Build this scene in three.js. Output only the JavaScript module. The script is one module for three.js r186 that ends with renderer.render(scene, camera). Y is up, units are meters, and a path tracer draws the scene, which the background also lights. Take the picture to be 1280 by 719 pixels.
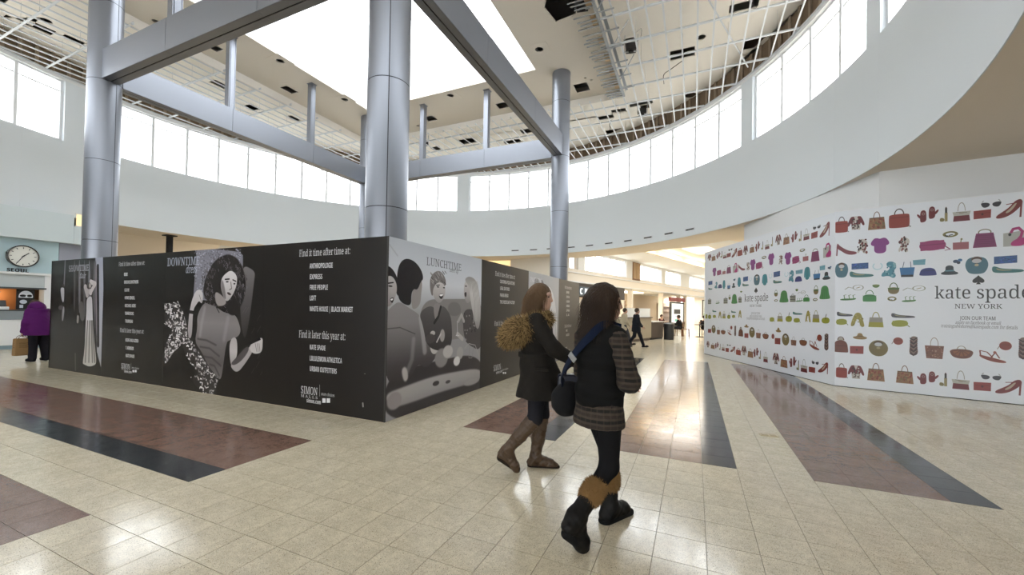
import * as THREE from 'three';
import { mergeGeometries, mergeVertices, toCreasedNormals } from 'three/addons/utils/BufferGeometryUtils.js';
import { RoundedBoxGeometry } from 'three/addons/geometries/RoundedBoxGeometry.js';
import { TextGeometry } from 'three/addons/geometries/TextGeometry.js';
import { FontLoader } from 'three/addons/loaders/FontLoader.js';
import { RectAreaLightUniformsLib } from 'three/addons/lights/RectAreaLightUniformsLib.js';

// ---------------------------------------------------------------- camera, sky, exposure
const scene = new THREE.Scene();
const F = 509.244, PY = 379.534, YAW = 0.421, PITCH = 0.014, ROLL = 0.016, EYE = 1.501;
const camera = new THREE.PerspectiveCamera(2 * Math.atan(359.5 / F) * 180 / Math.PI, 1280 / 719, 0.05, 200);
camera.position.set(0, EYE, 0);
camera.rotation.order = 'YXZ';
camera.rotation.set(PITCH, YAW, ROLL);
camera.setViewOffset(1280, 719, 0, 359.5 - PY, 1280, 719);
camera.updateMatrixWorld();
scene.add(camera);

scene.background = new THREE.Color().setRGB(0.93, 0.97, 1.0);       // bright overcast sky
scene.backgroundIntensity = 1.0;
const renderer = new THREE.WebGLRenderer({ antialias: true });
renderer.toneMapping = THREE.LinearToneMapping;
renderer.toneMappingExposure = 6.1;
renderer.shadowMap.enabled = true;
RectAreaLightUniformsLib.init();

// ---------------------------------------------------------------- helpers
let seed = 20240611;
const rnd = () => { seed = (seed * 1664525 + 1013904223) >>> 0; return seed / 4294967296; };
const V = (x, y, z) => new THREE.Vector3(x, y, z);
const lin = (r, g, b) => new THREE.Color().setRGB(r, g, b);
const hex = (h) => new THREE.Color(h);
// pixel of the photograph -> direction in the scene
const viewDir = (() => {
  const q = camera.quaternion.clone();
  return (px, py) => V((px - 640) / F, -(py - PY) / F, -1).applyQuaternion(q);
})();
const onFloor = (px, py, y = 0) => { const d = viewDir(px, py), t = (y - EYE) / d.y; return V(d.x * t, y, d.z * t); };
// pixel -> point on the vertical plane through (ax, az) and (bx, bz): [metres along a->b, height]
function onWall(px, py, ax, az, bx, bz) {
  const d = viewDir(px, py), lx = bx - ax, lz = bz - az, L = Math.hypot(lx, lz), nx = -lz / L, nz = lx / L;
  const t = (nx * ax + nz * az) / (nx * d.x + nz * d.z);
  return [((d.x * t - ax) * lx + (d.z * t - az) * lz) / L, EYE + d.y * t];
}
const taken = {};
function numbered(n) { const k = taken[n] = (taken[n] ?? -1) + 1; return k ? n + '_' + String(k).padStart(3, '0') : n; }
function obj(name, g, m, parent) {
  const o = new THREE.Mesh(Array.isArray(g) ? merge(g) : g, m);
  o.name = parent ? name : numbered(name);
  (parent ?? scene).add(o);
  return o;
}
function thing(name, label, category, pos = [0, 0, 0], turn = 0, group) {
  const o = new THREE.Group(); o.name = numbered(name); o.position.set(...pos); o.rotation.y = turn;
  o.userData = { label, category }; if (group) o.userData.group = group;
  scene.add(o); return o;
}
function tag(o, label, category, group, kind) { o.userData.label = label; o.userData.category = category; if (group) o.userData.group = group; if (kind) o.userData.kind = kind; return o; }
function struct(name, label, category) {
  const o = new THREE.Group(); o.name = name; scene.add(o);
  o.userData = { label, category, kind: 'structure' }; return o;
}
function merge(list) {
  const l = list.map((g) => { g = g.index ? g.toNonIndexed() : g; for (const k of Object.keys(g.attributes)) if (!['position', 'normal', 'uv'].includes(k)) g.deleteAttribute(k); return g; });
  return mergeGeometries(l);
}
// box with uv in metres
function bx(x0, x1, y0, y1, z0, z1) {
  const g = new THREE.BoxGeometry(x1 - x0, y1 - y0, z1 - z0); g.translate((x0 + x1) / 2, (y0 + y1) / 2, (z0 + z1) / 2);
  return uvBox(g);
}
function uvBox(g) {
  const p = g.attributes.position, n = g.attributes.normal, uv = g.attributes.uv;
  for (let i = 0; i < p.count; i++) {
    const ax = Math.abs(n.getX(i)), ay = Math.abs(n.getY(i)), az = Math.abs(n.getZ(i));
    if (ay >= ax && ay >= az) uv.setXY(i, p.getX(i), p.getZ(i)); else if (ax >= az) uv.setXY(i, p.getZ(i), p.getY(i)); else uv.setXY(i, p.getX(i), p.getY(i));
  }
  return g;
}
const cyl = (r0, r1, h, x, y, z, seg = 32, open = false) => { const g = new THREE.CylinderGeometry(r1, r0, h, seg, 1, open); g.translate(x, y + h / 2, z); return g; };
const tube = (pts, r, seg = 24, rs = 8) => new THREE.TubeGeometry(new THREE.CatmullRomCurve3(pts.map((p) => V(...p))), seg, r, rs);
const bar = (a, b, w, h) => { // straight bar of rectangular section from a to b
  const A = V(...a), B = V(...b), g = new THREE.BoxGeometry(w, h, A.distanceTo(B));
  const m = new THREE.Matrix4().lookAt(A, B, Math.abs(A.x - B.x) + Math.abs(A.z - B.z) < 1e-4 ? V(1, 0, 0) : V(0, 1, 0));
  m.setPosition(A.add(B).multiplyScalar(0.5)); return g.applyMatrix4(m);
};
// the rotunda: phi in degrees, 0 towards -z, growing towards +x
const CX = -8.43, CZ = -8.92, R = 11.81;
const dp = (phi, r) => { const a = phi * Math.PI / 180; return [CX + r * Math.sin(a), CZ - r * Math.cos(a)]; };
function arc(r0, r1, p0, p1, y0, y1, step = 1.5) {   // solid ring segment, uv in metres
  const n = Math.max(1, Math.round((p1 - p0) / step)), pos = [], uv = [], nor = [];
  const quad = (a, b, c, d, na, nb, nc, nd, ua, ub, uc, ud) => { pos.push(...a, ...b, ...c, ...a, ...c, ...d); nor.push(...na, ...nb, ...nc, ...na, ...nc, ...nd); uv.push(...ua, ...ub, ...uc, ...ua, ...uc, ...ud); };
  for (let i = 0; i < n; i++) {
    const a = p0 + (p1 - p0) * i / n, b = p0 + (p1 - p0) * (i + 1) / n;
    const P = (phi, r, y) => { const q = dp(phi, r); return [q[0], y, q[1]]; };
    const out = (phi, s) => { const t = phi * Math.PI / 180; return [s * Math.sin(t), 0, -s * Math.cos(t)]; };
    const sa = a * Math.PI / 180 * r0, sb = b * Math.PI / 180 * r0;
    quad(P(a, r0, y0), P(b, r0, y0), P(b, r0, y1), P(a, r0, y1), out(a, -1), out(b, -1), out(b, -1), out(a, -1), [sa, y0], [sb, y0], [sb, y1], [sa, y1]);
    quad(P(b, r1, y0), P(a, r1, y0), P(a, r1, y1), P(b, r1, y1), out(b, 1), out(a, 1), out(a, 1), out(b, 1), [sb, y0], [sa, y0], [sa, y1], [sb, y1]);
    const U = [0, 1, 0], D = [0, -1, 0], xz = (q) => [q[0], q[2]];
    let q = [P(a, r0, y1), P(b, r0, y1), P(b, r1, y1), P(a, r1, y1)]; quad(...q, U, U, U, U, ...q.map(xz));
    q = [P(a, r1, y0), P(b, r1, y0), P(b, r0, y0), P(a, r0, y0)]; quad(...q, D, D, D, D, ...q.map(xz));
  }
  for (const [phi, s] of [[p0, -1], [p1, 1]]) {
    const t = phi * Math.PI / 180, N = [s * Math.cos(t), 0, s * Math.sin(t)], P = (r, y) => { const q = dp(phi, r); return [q[0], y, q[1]]; };
    const q = s < 0 ? [P(r1, y0), P(r0, y0), P(r0, y1), P(r1, y1)] : [P(r0, y0), P(r1, y0), P(r1, y1), P(r0, y1)];
    quad(...q, N, N, N, N, [0, y0], [r1 - r0, y0], [r1 - r0, y1], [0, y1]);
  }
  const g = new THREE.BufferGeometry();
  g.setAttribute('position', new THREE.Float32BufferAttribute(pos, 3)); g.setAttribute('normal', new THREE.Float32BufferAttribute(nor, 3)); g.setAttribute('uv', new THREE.Float32BufferAttribute(uv, 2));
  return g;
}
// flat slab in x/z with holes, y0..y1
function slab(outline, holes, y0, y1) {
  const s = new THREE.Shape(outline.map(([x, z]) => new THREE.Vector2(x, -z)));
  for (const h of holes) s.holes.push(new THREE.Path(h.map(([x, z]) => new THREE.Vector2(x, -z))));
  const g = new THREE.ExtrudeGeometry(s, { depth: y1 - y0, bevelEnabled: false, curveSegments: 1 });
  g.rotateX(-Math.PI / 2); g.translate(0, y0, 0); return uvBox(g);
}
const rect = (x0, x1, z0, z1) => [[x0, z0], [x1, z0], [x1, z1], [x0, z1]];
const disc = (x, z, r, n = 20) => Array.from({ length: n }, (_, i) => [x + r * Math.cos(i / n * 2 * Math.PI), z + r * Math.sin(i / n * 2 * Math.PI)]);
// a wall panel along a->b (plan), from y0 to y1, given thickness behind it (to the left of a->b is front); uv 0..1 on the front
function wallBox(ax, az, bx_, bz, y0, y1, th) {
  const L = Math.hypot(bx_ - ax, bz - az), g = new THREE.BoxGeometry(L, y1 - y0, th);
  g.translate(L / 2, (y0 + y1) / 2, -th / 2);
  g.rotateY(-Math.atan2(bz - az, bx_ - ax)); g.translate(ax, 0, az); return g;
}
// ---------------------------------------------------------------- procedural textures
function canvasTex(w, h, draw, srgb = true) {
  const c = document.createElement('canvas'); c.width = w; c.height = h;
  draw(c.getContext('2d'), w, h);
  const t = new THREE.CanvasTexture(c); t.wrapS = t.wrapT = THREE.RepeatWrapping; if (srgb) t.colorSpace = THREE.SRGBColorSpace;
  return t;
}
function dataTex(n, f, srgb = true) {
  const d = new Uint8Array(n * n * 4);
  for (let y = 0; y < n; y++) for (let x = 0; x < n; x++) { const c = f(x, y); d.set([c[0], c[1], c[2], 255], (y * n + x) * 4); }
  const t = new THREE.DataTexture(d, n, n); t.wrapS = t.wrapT = THREE.RepeatWrapping; t.magFilter = THREE.LinearFilter; t.minFilter = THREE.LinearMipmapLinearFilter;
  if (srgb) t.colorSpace = THREE.SRGBColorSpace; t.needsUpdate = true; return t;
}
function tileNoise(n, cells) { // periodic value noise 0..1
  const g = Array.from({ length: cells * cells }, rnd);
  return (x, y) => {
    const u = x / n * cells, v = y / n * cells, i = Math.floor(u), j = Math.floor(v), a = u - i, b = v - j, s = (t) => t * t * (3 - 2 * t);
    const G = (p, q) => g[((q % cells) + cells) % cells * cells + ((p % cells) + cells) % cells];
    return (G(i, j) * (1 - s(a)) + G(i + 1, j) * s(a)) * (1 - s(b)) + (G(i, j + 1) * (1 - s(a)) + G(i + 1, j + 1) * s(a)) * s(b);
  };
}
function terrazzo(base, chips, count, n = 1024, mottle = 10) {
  const a = tileNoise(n, 6), b = tileNoise(n, 23), c = tileNoise(n, 190);
  const buf = new Float32Array(n * n * 3);
  for (let y = 0; y < n; y++) for (let x = 0; x < n; x++) { const m = (a(x, y) - .5) * mottle + (b(x, y) - .5) * mottle + (c(x, y) - .5) * mottle * 2.2; for (let k = 0; k < 3; k++) buf[(y * n + x) * 3 + k] = base[k] + m; }
  for (let i = 0; i < count; i++) {
    const cx = rnd() * n, cy = rnd() * n, r = (0.8 + 2.6 * rnd() * rnd()) * n / 1024, e = 0.5 + rnd() * 0.8, th = rnd() * 3.14, col = chips[Math.floor(rnd() * chips.length)], al = 0.35 + rnd() * 0.6;
    for (let y = -5; y <= 5; y++) for (let x = -5; x <= 5; x++) {
      const u = (x * Math.cos(th) + y * Math.sin(th)) * e, v = (y * Math.cos(th) - x * Math.sin(th)) / e;
      if (u * u + v * v > r * r) continue;
      const at = ((Math.floor(cy + y) + n) % n * n + (Math.floor(cx + x) + n) % n) * 3;
      for (let k = 0; k < 3; k++) buf[at + k] += (col[k] - buf[at + k]) * al;
    }
  }
  return dataTex(n, (x, y) => [0, 1, 2].map((k) => Math.max(0, Math.min(255, buf[(y * n + x) * 3 + k]))));
}
function noiseTex(n, lo, hi, cells) { const f = cells.map((c) => tileNoise(n, c)); return dataTex(n, (x, y) => { let s = 0; for (const g of f) s += g(x, y); const v = lo + (hi - lo) * s / f.length; return [v, v, v]; }, false); }
const rep = (t, u, v = u) => { const c = t.clone(); c.repeat.set(u, v); c.needsUpdate = true; return c; };

// ---------------------------------------------------------------- materials
const S = (o) => new THREE.MeshStandardMaterial(o), PH = (o) => new THREE.MeshPhysicalMaterial(o);
const plasterBump = noiseTex(256, 90, 165, [20, 64]);
const M = {
  drum: S({ color: lin(.69, .735, .765), roughness: .75, bumpMap: plasterBump, bumpScale: .0006 }),
  white: S({ color: lin(.74, .75, .75), roughness: .7, bumpMap: plasterBump, bumpScale: .0005 }),
  soffit: S({ color: lin(.80, .71, .59), roughness: .85, bumpMap: plasterBump, bumpScale: .0006 }),
  ceil: S({ color: lin(.74, .69, .61), roughness: .9, bumpMap: plasterBump, bumpScale: .0006 }),
  deck: S({ color: lin(.83, .79, .72), roughness: .9, bumpMap: plasterBump, bumpScale: .0008 }),
  cream: S({ color: lin(.76, .71, .63), roughness: .8 }),
  frame: S({ color: lin(.78, .80, .82), roughness: .5 }),
  bar: S({ color: lin(.62, .65, .68), roughness: .45 }),
  steel: S({ color: lin(.50, .52, .54), roughness: .4, metalness: .7 }),
  dark: S({ color: lin(.012, .012, .013), roughness: .85 }),
  plywood: S({ color: lin(.22, .16, .11), roughness: .9 }),
  glass: PH({ color: lin(1, 1, 1), roughness: 0, transmission: 1, thickness: 0, ior: 1.45 }),
};
{ // brushed metal cladding
  const g = tileNoise(512, 256), h = tileNoise(512, 9);
  const t = dataTex(512, (x, y) => { const v = 128 + (g(x, y * 0.02) - .5) * 40 + (h(x, y * .1) - .5) * 26; return [v, v, v]; }, false);
  M.clad = S({ color: lin(.25, .265, .30), roughness: .36, metalness: .72, bumpMap: rep(t, 2, .5), bumpScale: .0003 });
  M.cladCore = S({ color: lin(.03, .03, .035), roughness: .7 });
}
const terr = {
  beige: terrazzo([218, 208, 184], [[140, 120, 92], [104, 88, 68], [236, 230, 214], [166, 142, 108], [66, 56, 46]], 15000, 1024, 13),
  brown: terrazzo([126, 99, 87], [[82, 60, 52], [156, 126, 112], [66, 52, 48], [168, 142, 130]], 14000, 1024, 12),
  black: terrazzo([52, 56, 61], [[40, 43, 48], [66, 70, 76]], 5000, 1024, 5),
};
const waxRough = noiseTex(512, 20, 58, [5, 17, 60]);
const waxBump = noiseTex(512, 100, 156, [7, 23]);
const tileMat = (t) => PH({ map: t, roughness: 1, roughnessMap: rep(waxRough, .31), bumpMap: rep(waxBump, .7), bumpScale: .0003, ior: 1.72 });
M.beige = tileMat(terr.beige); M.brown = tileMat(terr.brown); M.black = tileMat(terr.black);
M.grout = S({ color: lin(.30, .26, .20), roughness: .9 });
// ================================================================= FLOOR
const T = 0.3048, FX0 = -0.527, FZ0 = -2.66;
const tileKind = (k, m) => {
  if (m >= 6 && m < 36 && k >= -7 && k <= 8) { const q = ((k + 7) % 6 + 6) % 6; return q < 3 ? 'brown' : q === 3 ? 'black' : 'beige'; }
  if (k < -11 && k >= -41 && m <= 1) { const q = ((1 - m) % 6 + 6) % 6; return q < 3 ? 'brown' : q === 3 ? 'black' : 'beige'; }
  return 'beige';
};
{
  const floor = struct('floor', 'polished beige terrazzo tile floor with brown and black bands', 'floor');
  obj('floor_base', bx(-45, 22, -0.3, -0.004, -62, 16), M.grout, floor);
  const variants = Array.from({ length: 6 }, (_, i) => {
    const g = new THREE.BoxGeometry(T - .004, .006, T - .004); g.translate(0, -.003, 0); uvBox(g);
    const uv = g.attributes.uv, ox = (i * .37) % 1, oz = (i * .61) % 1;
    for (let j = 0; j < uv.count; j++) uv.setXY(j, uv.getX(j) / 0.75 + ox, uv.getY(j) / 0.75 + oz);
    return g;
  });
  const list = [], inv = camera.matrixWorldInverse.copy(camera.matrixWorld).invert(), v = V(0, 0, 0);
  for (let k = -64; k < 26; k++) for (let m = -20; m < 150; m++) {
    const x = FX0 + (k + .5) * T, z = FZ0 - (m + .5) * T;
    if (x > -13.3 && x < -3.8 && z < -4.3 && z > -13.8) continue;      // under the hoarding's box
    v.set(x, 0, z).applyMatrix4(inv);
    const px = 640 + F * v.x / -v.z, py = PY - F * v.y / -v.z, seen = v.z < -.3 && px > -8 && px < 1288 && py < 722;
    if (!seen && (z < -20 || x < -21 || x > 8)) continue;
    list.push({ k, m, x, z, size: seen ? 1 / (-v.z) : 0 });
  }
  list.sort((a, b) => b.size - a.size);
  const rest = { beige: [], brown: [], black: [] };
  const mm = new THREE.Matrix4();
  list.forEach((t, i) => {
    const kind = tileKind(t.k, t.m), g = variants[Math.abs(t.k * 7 + t.m * 13 + (t.k * t.m) % 5) % 6];
    const lift = (((t.k * 31 + t.m * 17) % 7 + 7) % 7) * .00006;
    if (i < 300) { const o = obj('tile', g, M[kind], floor); o.position.set(t.x, lift, t.z); }
    else rest[kind].push([g, t.x, lift, t.z]);
  });
  for (const [kind, l] of Object.entries(rest)) {
    const src = variants.map((g) => g.toNonIndexed()), N = 36, keep = [];
    // leave out each tile's underside
    for (let i = 0; i < N; i += 3) if (src[0].attributes.normal.getY(i) > -.5) keep.push(i, i + 1, i + 2);
    const pos = new Float32Array(l.length * keep.length * 3), nor = pos.slice(), uv = new Float32Array(l.length * keep.length * 2); let a = 0, b = 0;
    for (const [g, x, y, z] of l) {
      const s = src[variants.indexOf(g)];
      for (const i of keep) {
        pos[a] = s.attributes.position.getX(i) + x; pos[a + 1] = s.attributes.position.getY(i) + y; pos[a + 2] = s.attributes.position.getZ(i) + z;
        nor[a] = s.attributes.normal.getX(i); nor[a + 1] = s.attributes.normal.getY(i); nor[a + 2] = s.attributes.normal.getZ(i); a += 3;
        uv[b++] = s.attributes.uv.getX(i); uv[b++] = s.attributes.uv.getY(i);
      }
    }
    const g = new THREE.BufferGeometry(); g.setAttribute('position', new THREE.BufferAttribute(pos, 3)); g.setAttribute('normal', new THREE.BufferAttribute(nor, 3)); g.setAttribute('uv', new THREE.BufferAttribute(uv, 2));
    const o = obj(kind + '_tile_field', g, M[kind], floor); o.userData.kind = 'stuff';
  }
  // small brass floor outlet cover
  const q = onFloor(961, 544.5);
  const cover = thing('floor_outlet', 'small brass outlet cover set in the pale floor tiles', 'floor outlet', [q.x, 0, q.z], 0.1);
  const brass = S({ color: lin(.55, .47, .30), roughness: .35, metalness: .8 });
  obj('plate', new RoundedBoxGeometry(.2, .006, .1, 2, .003).translate(0, .003, 0), brass, cover);
  for (const s of [-1, 1]) obj('lid', new RoundedBoxGeometry(.07, .004, .07, 2, .002).translate(s * .045, .0075, 0), S({ color: lin(.42, .35, .22), roughness: .4, metalness: .8 }), cover);
}
// ================================================================= ROTUNDA SHELL
const Y1 = 4.5, YS = 7.08, YH = 9.17, YG = 9.3, YC = 9.55, YD = 9.95;
const runs = [[-94.8, -20.1, 13], [-16.9, 56.1, 13], [58.6, 81.2, 4], [83.6, 129.6, 8], [133, 184.7, 9], [-171.2, -102.2, 12]];
{
  const drum = struct('wall_rotunda', 'curved pale blue white upper wall of the rotunda', 'wall');
  const joints = [-180, -145, -107.4, -71.25, -35, 1.36, 38, 75.4, 83.36, 120, 150, 180];
  for (let i = 0; i + 1 < joints.length; i++) obj('wall_panel', [arc(R, R + .3, joints[i] + .012, joints[i + 1] - .012, Y1 + .15, YS), arc(R, R + .015, joints[i] + .012, joints[i + 1] - .012, Y1 - .01, Y1 + .15)], M.drum, drum);
  obj('joint_backing', arc(R + .004, R + .1, -180, 180, Y1 + .2, YS - .01, 3), M.white, drum);
  // piers between the window runs, lintel, plenum wall with bare studs
  const ends = [[-20.1, -16.9], [56.1, 58.6], [81.2, 83.6], [129.6, 133], [184.7, 188.8], [-102.2, -94.8]];
  for (const [a, b] of ends) obj('pier', arc(R, R + .3, a, b, YS, YH, .8), M.drum, drum);
  obj('lintel', arc(R, R + .3, -180, 180, YH, YG - .02, 3), M.white, drum);
  obj('plenum_wall', arc(R + .06, R + .3, -180, 180, YG - .02, 10.75, 3), M.plywood, drum);
  const sg = bx(-.02, .02, YG - .02, YD, -.045, .045), sm = S({ color: lin(.34, .27, .2), roughness: .85 });
  for (let a = -112; a < 96; a += 2.05) { const o = obj('stud', sg, sm, drum), q = dp(a, R + .02); o.position.set(q[0], 0, q[1]); o.rotation.y = -a * Math.PI / 180 + Math.PI / 2; }
  // windows
  runs.forEach(([a, b, n], i) => {
    const w = struct('window_' + (i + 1), 'run of tall clerestory panes high in the curved wall', 'window');
    const s = (b - a) / n;
    for (let k = 0; k < n; k++) {
      obj('pane', arc(R + .17, R + .175, a + k * s + .12, a + (k + 1) * s - .12, YS + .05, YH - .04, s), M.glass, w);
    }
    const mg = bx(-.045, .045, YS, YH, -.06, .06);
    for (let k = 0; k <= n; k++) { const o = obj('mullion', mg, M.frame, w), q = dp(a + k * s + (k === 0 ? .14 : k === n ? -.14 : 0), R + .16); o.position.set(q[0], 0, q[1]); o.rotation.y = -(a + k * s) * Math.PI / 180; }
    obj('sill_rail', arc(R + .1, R + .22, a, b, YS, YS + .06, s / 2), M.frame, w);
    obj('head_rail', arc(R + .1, R + .22, a, b, YH - .05, YH, s / 2), M.frame, w);
    obj('transom', arc(R + .14, R + .2, a, b, 8.78, 8.82, s / 2), M.frame, w);
  });
  // slots for supply air along the foot of the far wall
  const sl = bx(-.2, .2, -.022, .022, -.01, .02), fr = merge([bx(-.225, .225, -.04, -.024, -.014, .02), bx(-.225, .225, .024, .04, -.014, .02), bx(-.225, -.202, -.024, .024, -.014, .02), bx(.202, .225, -.024, .024, -.014, .02)]);
  const slotPx = [[644, 313.3], [667, 312.3], [688, 311], [714, 309.2], [737, 307], [761, 304.2], [785, 301], [810, 297], [836, 292], [862.5, 286.9]];
  const grey = S({ color: lin(.55, .57, .58), roughness: .5 });
  for (const [px, py] of slotPx) {
    const d = viewDir(px, py), a = d.x * d.x + d.z * d.z, b = -2 * (d.x * CX + d.z * CZ), c = CX * CX + CZ * CZ - R * R, t = (-b + Math.sqrt(b * b - 4 * a * c)) / (2 * a);
    const x = d.x * t, z = d.z * t;
    const g = thing('air_slot', 'narrow dark air slot near the foot of the curved wall', 'air vent', [x, EYE + d.y * t, z], -Math.atan2(x - CX, -(z - CZ)), 'air slots along the foot of the curved wall');
    obj('opening', sl, M.dark, g); obj('frame', fr, grey, g);
  }
}
// ================================================================= CEILING
const SKY = [-12.27, -4.93, -12.65, -5.3], SQ = [-14.45, -2.5, -15.05, -2.9];
const hole = (x, z, w, d, t = 0) => [[-w, -d], [w, -d], [w, d], [-w, d]].map(([a, b]) => [x + a / 2 * Math.cos(t) - b / 2 * Math.sin(t), z + a / 2 * Math.sin(t) + b / 2 * Math.cos(t)]);
{
  const ceil = struct('ceiling', 'cream ceiling of the rotunda with cut openings and a square skylight well', 'ceiling');
  const hard = [rect(...SKY), [[-3.6, -10.75], [-3.02, -10.68], [-2.84, -10.2], [-2.95, -9.72], [-3.45, -9.66], [-3.72, -10.1]], disc(-4.45, -11.7, .13), hole(-3.79, -14.32, .5, .58), disc(-3.52, -13.75, .04, 8), disc(-3.35, -13.95, .05, 8), hole(-6.93, -14.4, .6, .42), disc(-8.5, -12.97, .13), hole(-10.32, -14.25, .46, .42), disc(-11.22, -14.61, .09), disc(-12.52, -8.97, .13), hole(-13.86, -10.33, .36, .5), hole(-13.8, -7.62, .36, .5), disc(-12.48, -11.65, .13), disc(-14.1, -6.31, .1)];
  obj('hard_ceiling', slab(rect(...SQ), hard, YC, YC + .03), M.ceil, ceil);
  const deckHoles = [rect(...SQ), hole(-1.92, -13.13, 0.36, 0.61), hole(-.43, -14.28, 0.74, 0.53), hole(-2.06, -17.1, 0.90, 0.32), hole(-1.95, -17.45, 0.34, 0.35), hole(-3.6, -17.71, 0.66, 0.46), hole(-3.0, -17.4, 0.60, 0.35), hole(-3.48, -19.3, 0.84, 0.42), disc(.12, -13.65, .13), hole(1.68, -14.55, 0.72, 0.62), hole(1.17, -12.69, 0.72, 0.35), disc(-.21, -17.19, .22), hole(-10.52, -17.72, 0.84, 0.53), hole(-7.33, -17.71, 0.60, 0.53), hole(-8.46, -18.6, 0.90, 0.39), hole(-17.75, -4.2, 0.54, 0.62), hole(-18.8, -4.97, 0.41, 0.53), hole(-18.5, -5.35, 0.43, 0.62), hole(-18.35, -6.05, 0.34, 0.49), disc(-17.87, -5.29, .14), hole(-19.2, -4.6, 0.36, 0.62), hole(-16.71, -9.57, 0.38, 0.62), hole(-17.35, -11.2, 0.60, 0.46), disc(-9.9, -19.4, .14), hole(-12.6, -17.9, 0.48, 0.46), hole(-16.6, -12.6, 0.36, 0.53), hole(-15.4, -10.4, 0.30, 0.44)];
  const circ = Array.from({ length: 120 }, (_, i) => dp(i * 3, R + .05));
  obj('upper_deck', slab(circ, deckHoles, YD, YD + .03), M.deck, ceil);
  // fascia boards between the two levels
  const e = .03, [x0, x1, z0, z1] = SQ;
  obj('fascia', bx(x0 - e, x1 + e, YG - .02, YD, z0 - e, z0), M.deck, ceil); obj('fascia', bx(x0 - e, x1 + e, YG - .02, YD, z1, z1 + e), M.deck, ceil);
  obj('fascia', bx(x0 - e, x0, YG - .02, YD, z0, z1), M.deck, ceil); obj('fascia', bx(x1, x1 + e, YG + .1, YD, z0, z1), M.ceil, ceil);
  // access panels round two downlights
  for (const [x, z] of [[-4.45, -11.7], [-8.5, -12.97], [-12.52, -8.97], [-12.48, -11.65]]) obj('access_panel', slab(hole(x, z, .62, .62), [disc(x, z, .13)], YC - .006, YC - .0005), M.ceil, ceil);
  // roof over the plenum
  const roof = struct('roof', 'roof slab above the rotunda ceiling', 'roof');
  const [a, b, c, d] = SKY;
  obj('roof_slab', slab(Array.from({ length: 60 }, (_, i) => dp(i * 6, R + .3)), [rect(a - .05, b + .05, c - .05, d + .05)], 10.75, 10.95), S({ color: lin(.42, .42, .41), roughness: .8 }), roof);
  // skylight well and glazing
  const sk = struct('window_7', 'square skylight of white glazing over the column frame', 'skylight');
  obj('well_side', bx(a - .05, a, YC + .03, 11.1, c, d), M.white, sk); obj('well_side', bx(b, b + .05, YC + .03, 11.1, c, d), M.white, sk);
  obj('well_side', bx(a - .05, b + .05, YC + .03, 11.1, c - .05, c), M.white, sk); obj('well_side', bx(a - .05, b + .05, YC + .03, 11.1, d, d + .05), M.white, sk);
  const n = 6;
  for (let i = 0; i < n; i++) for (let j = 0; j < 2; j++) obj('pane', bx(a + (b - a) * i / n + .01, a + (b - a) * (i + 1) / n - .01, 11.02, 11.028, c + (d - c) * j / 2 + .01, c + (d - c) * (j + 1) / 2 - .01), M.glass, sk);
  for (let i = 1; i < n; i++) obj('glazing_bar', bx(a + (b - a) * i / n - .009, a + (b - a) * i / n + .009, 11.0, 11.05, c, d), M.frame, sk);
  obj('glazing_bar', bx(a, b, 11.0, 11.05, (c + d) / 2 - .009, (c + d) / 2 + .009), M.frame, sk);
}
{ // bare suspension grid
  const grid = thing('ceiling_grid', 'bare white metal suspension grid hung under the cream ceiling', 'ceiling grid');
  const rr = R - .02, clip = (c, o) => { const s = rr * rr - (c - o) ** 2; return s > 0 ? Math.sqrt(s) : 0; };
  for (let i = -60; i < 20; i++) { // along z
    const x = .012 + i * .406, h = clip(x, CX); if (h < .3) continue;
    const segs = x > SQ[0] - .02 && x < SQ[1] + .02 ? [[CZ - h, SQ[2] + .14], [SQ[3] - .1, CZ + h]] : [[CZ - h, CZ + h]];
    for (const [a, b] of segs) if (b - a > .3 && a < -2) obj('cross_tee', merge([bx(x - .022, x + .022, YG - .004, YG, a, b), bx(x - .005, x + .005, YG, YG + .036, a, b)]), M.bar, grid);
  }
  for (let j = -8; j < 12; j++) { // along x
    const z = -12.0 + j * 1.22, h = clip(z, CZ); if (h < .3 || z > -1.5) continue;
    const segs = z > SQ[2] - .05 && z < SQ[3] + .05 ? [[CX - h, SQ[0] + .12], [SQ[1] - .12, CX + h]] : [[CX - h, CX + h]];
    for (const [a, b] of segs) if (b - a > .3) obj('main_tee', merge([bx(a, b, YG - .006, YG - .002, z - .026, z + .026), bx(a, b, YG - .002, YG + .05, z - .007, z + .007)]), M.bar, grid);
  }
  // hanger wires
  const wg = cyl(.004, .004, YD - YG, 0, YG, 0, 5);
  for (let j = -5; j < 7; j++) for (let i = -46; i < 8; i += 3) {
    const x = .012 + i * .406, z = -12 + j * 1.22;
    if (Math.hypot(x - CX, z - CZ) > R - .3 || (x > SQ[0] - .1 && x < SQ[1] + .1 && z > SQ[2] - .1 && z < SQ[3] + .1) || z > -4) continue;
    const o = obj('hanger_wire', wg, M.steel, grid); o.position.set(x, 0, z);
  }
  // edge channel under the plenum wall
  obj('edge_channel', arc(R - .03, R, -118, 100, YG - .03, YG + .02, 2), M.bar, grid);
}
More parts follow.
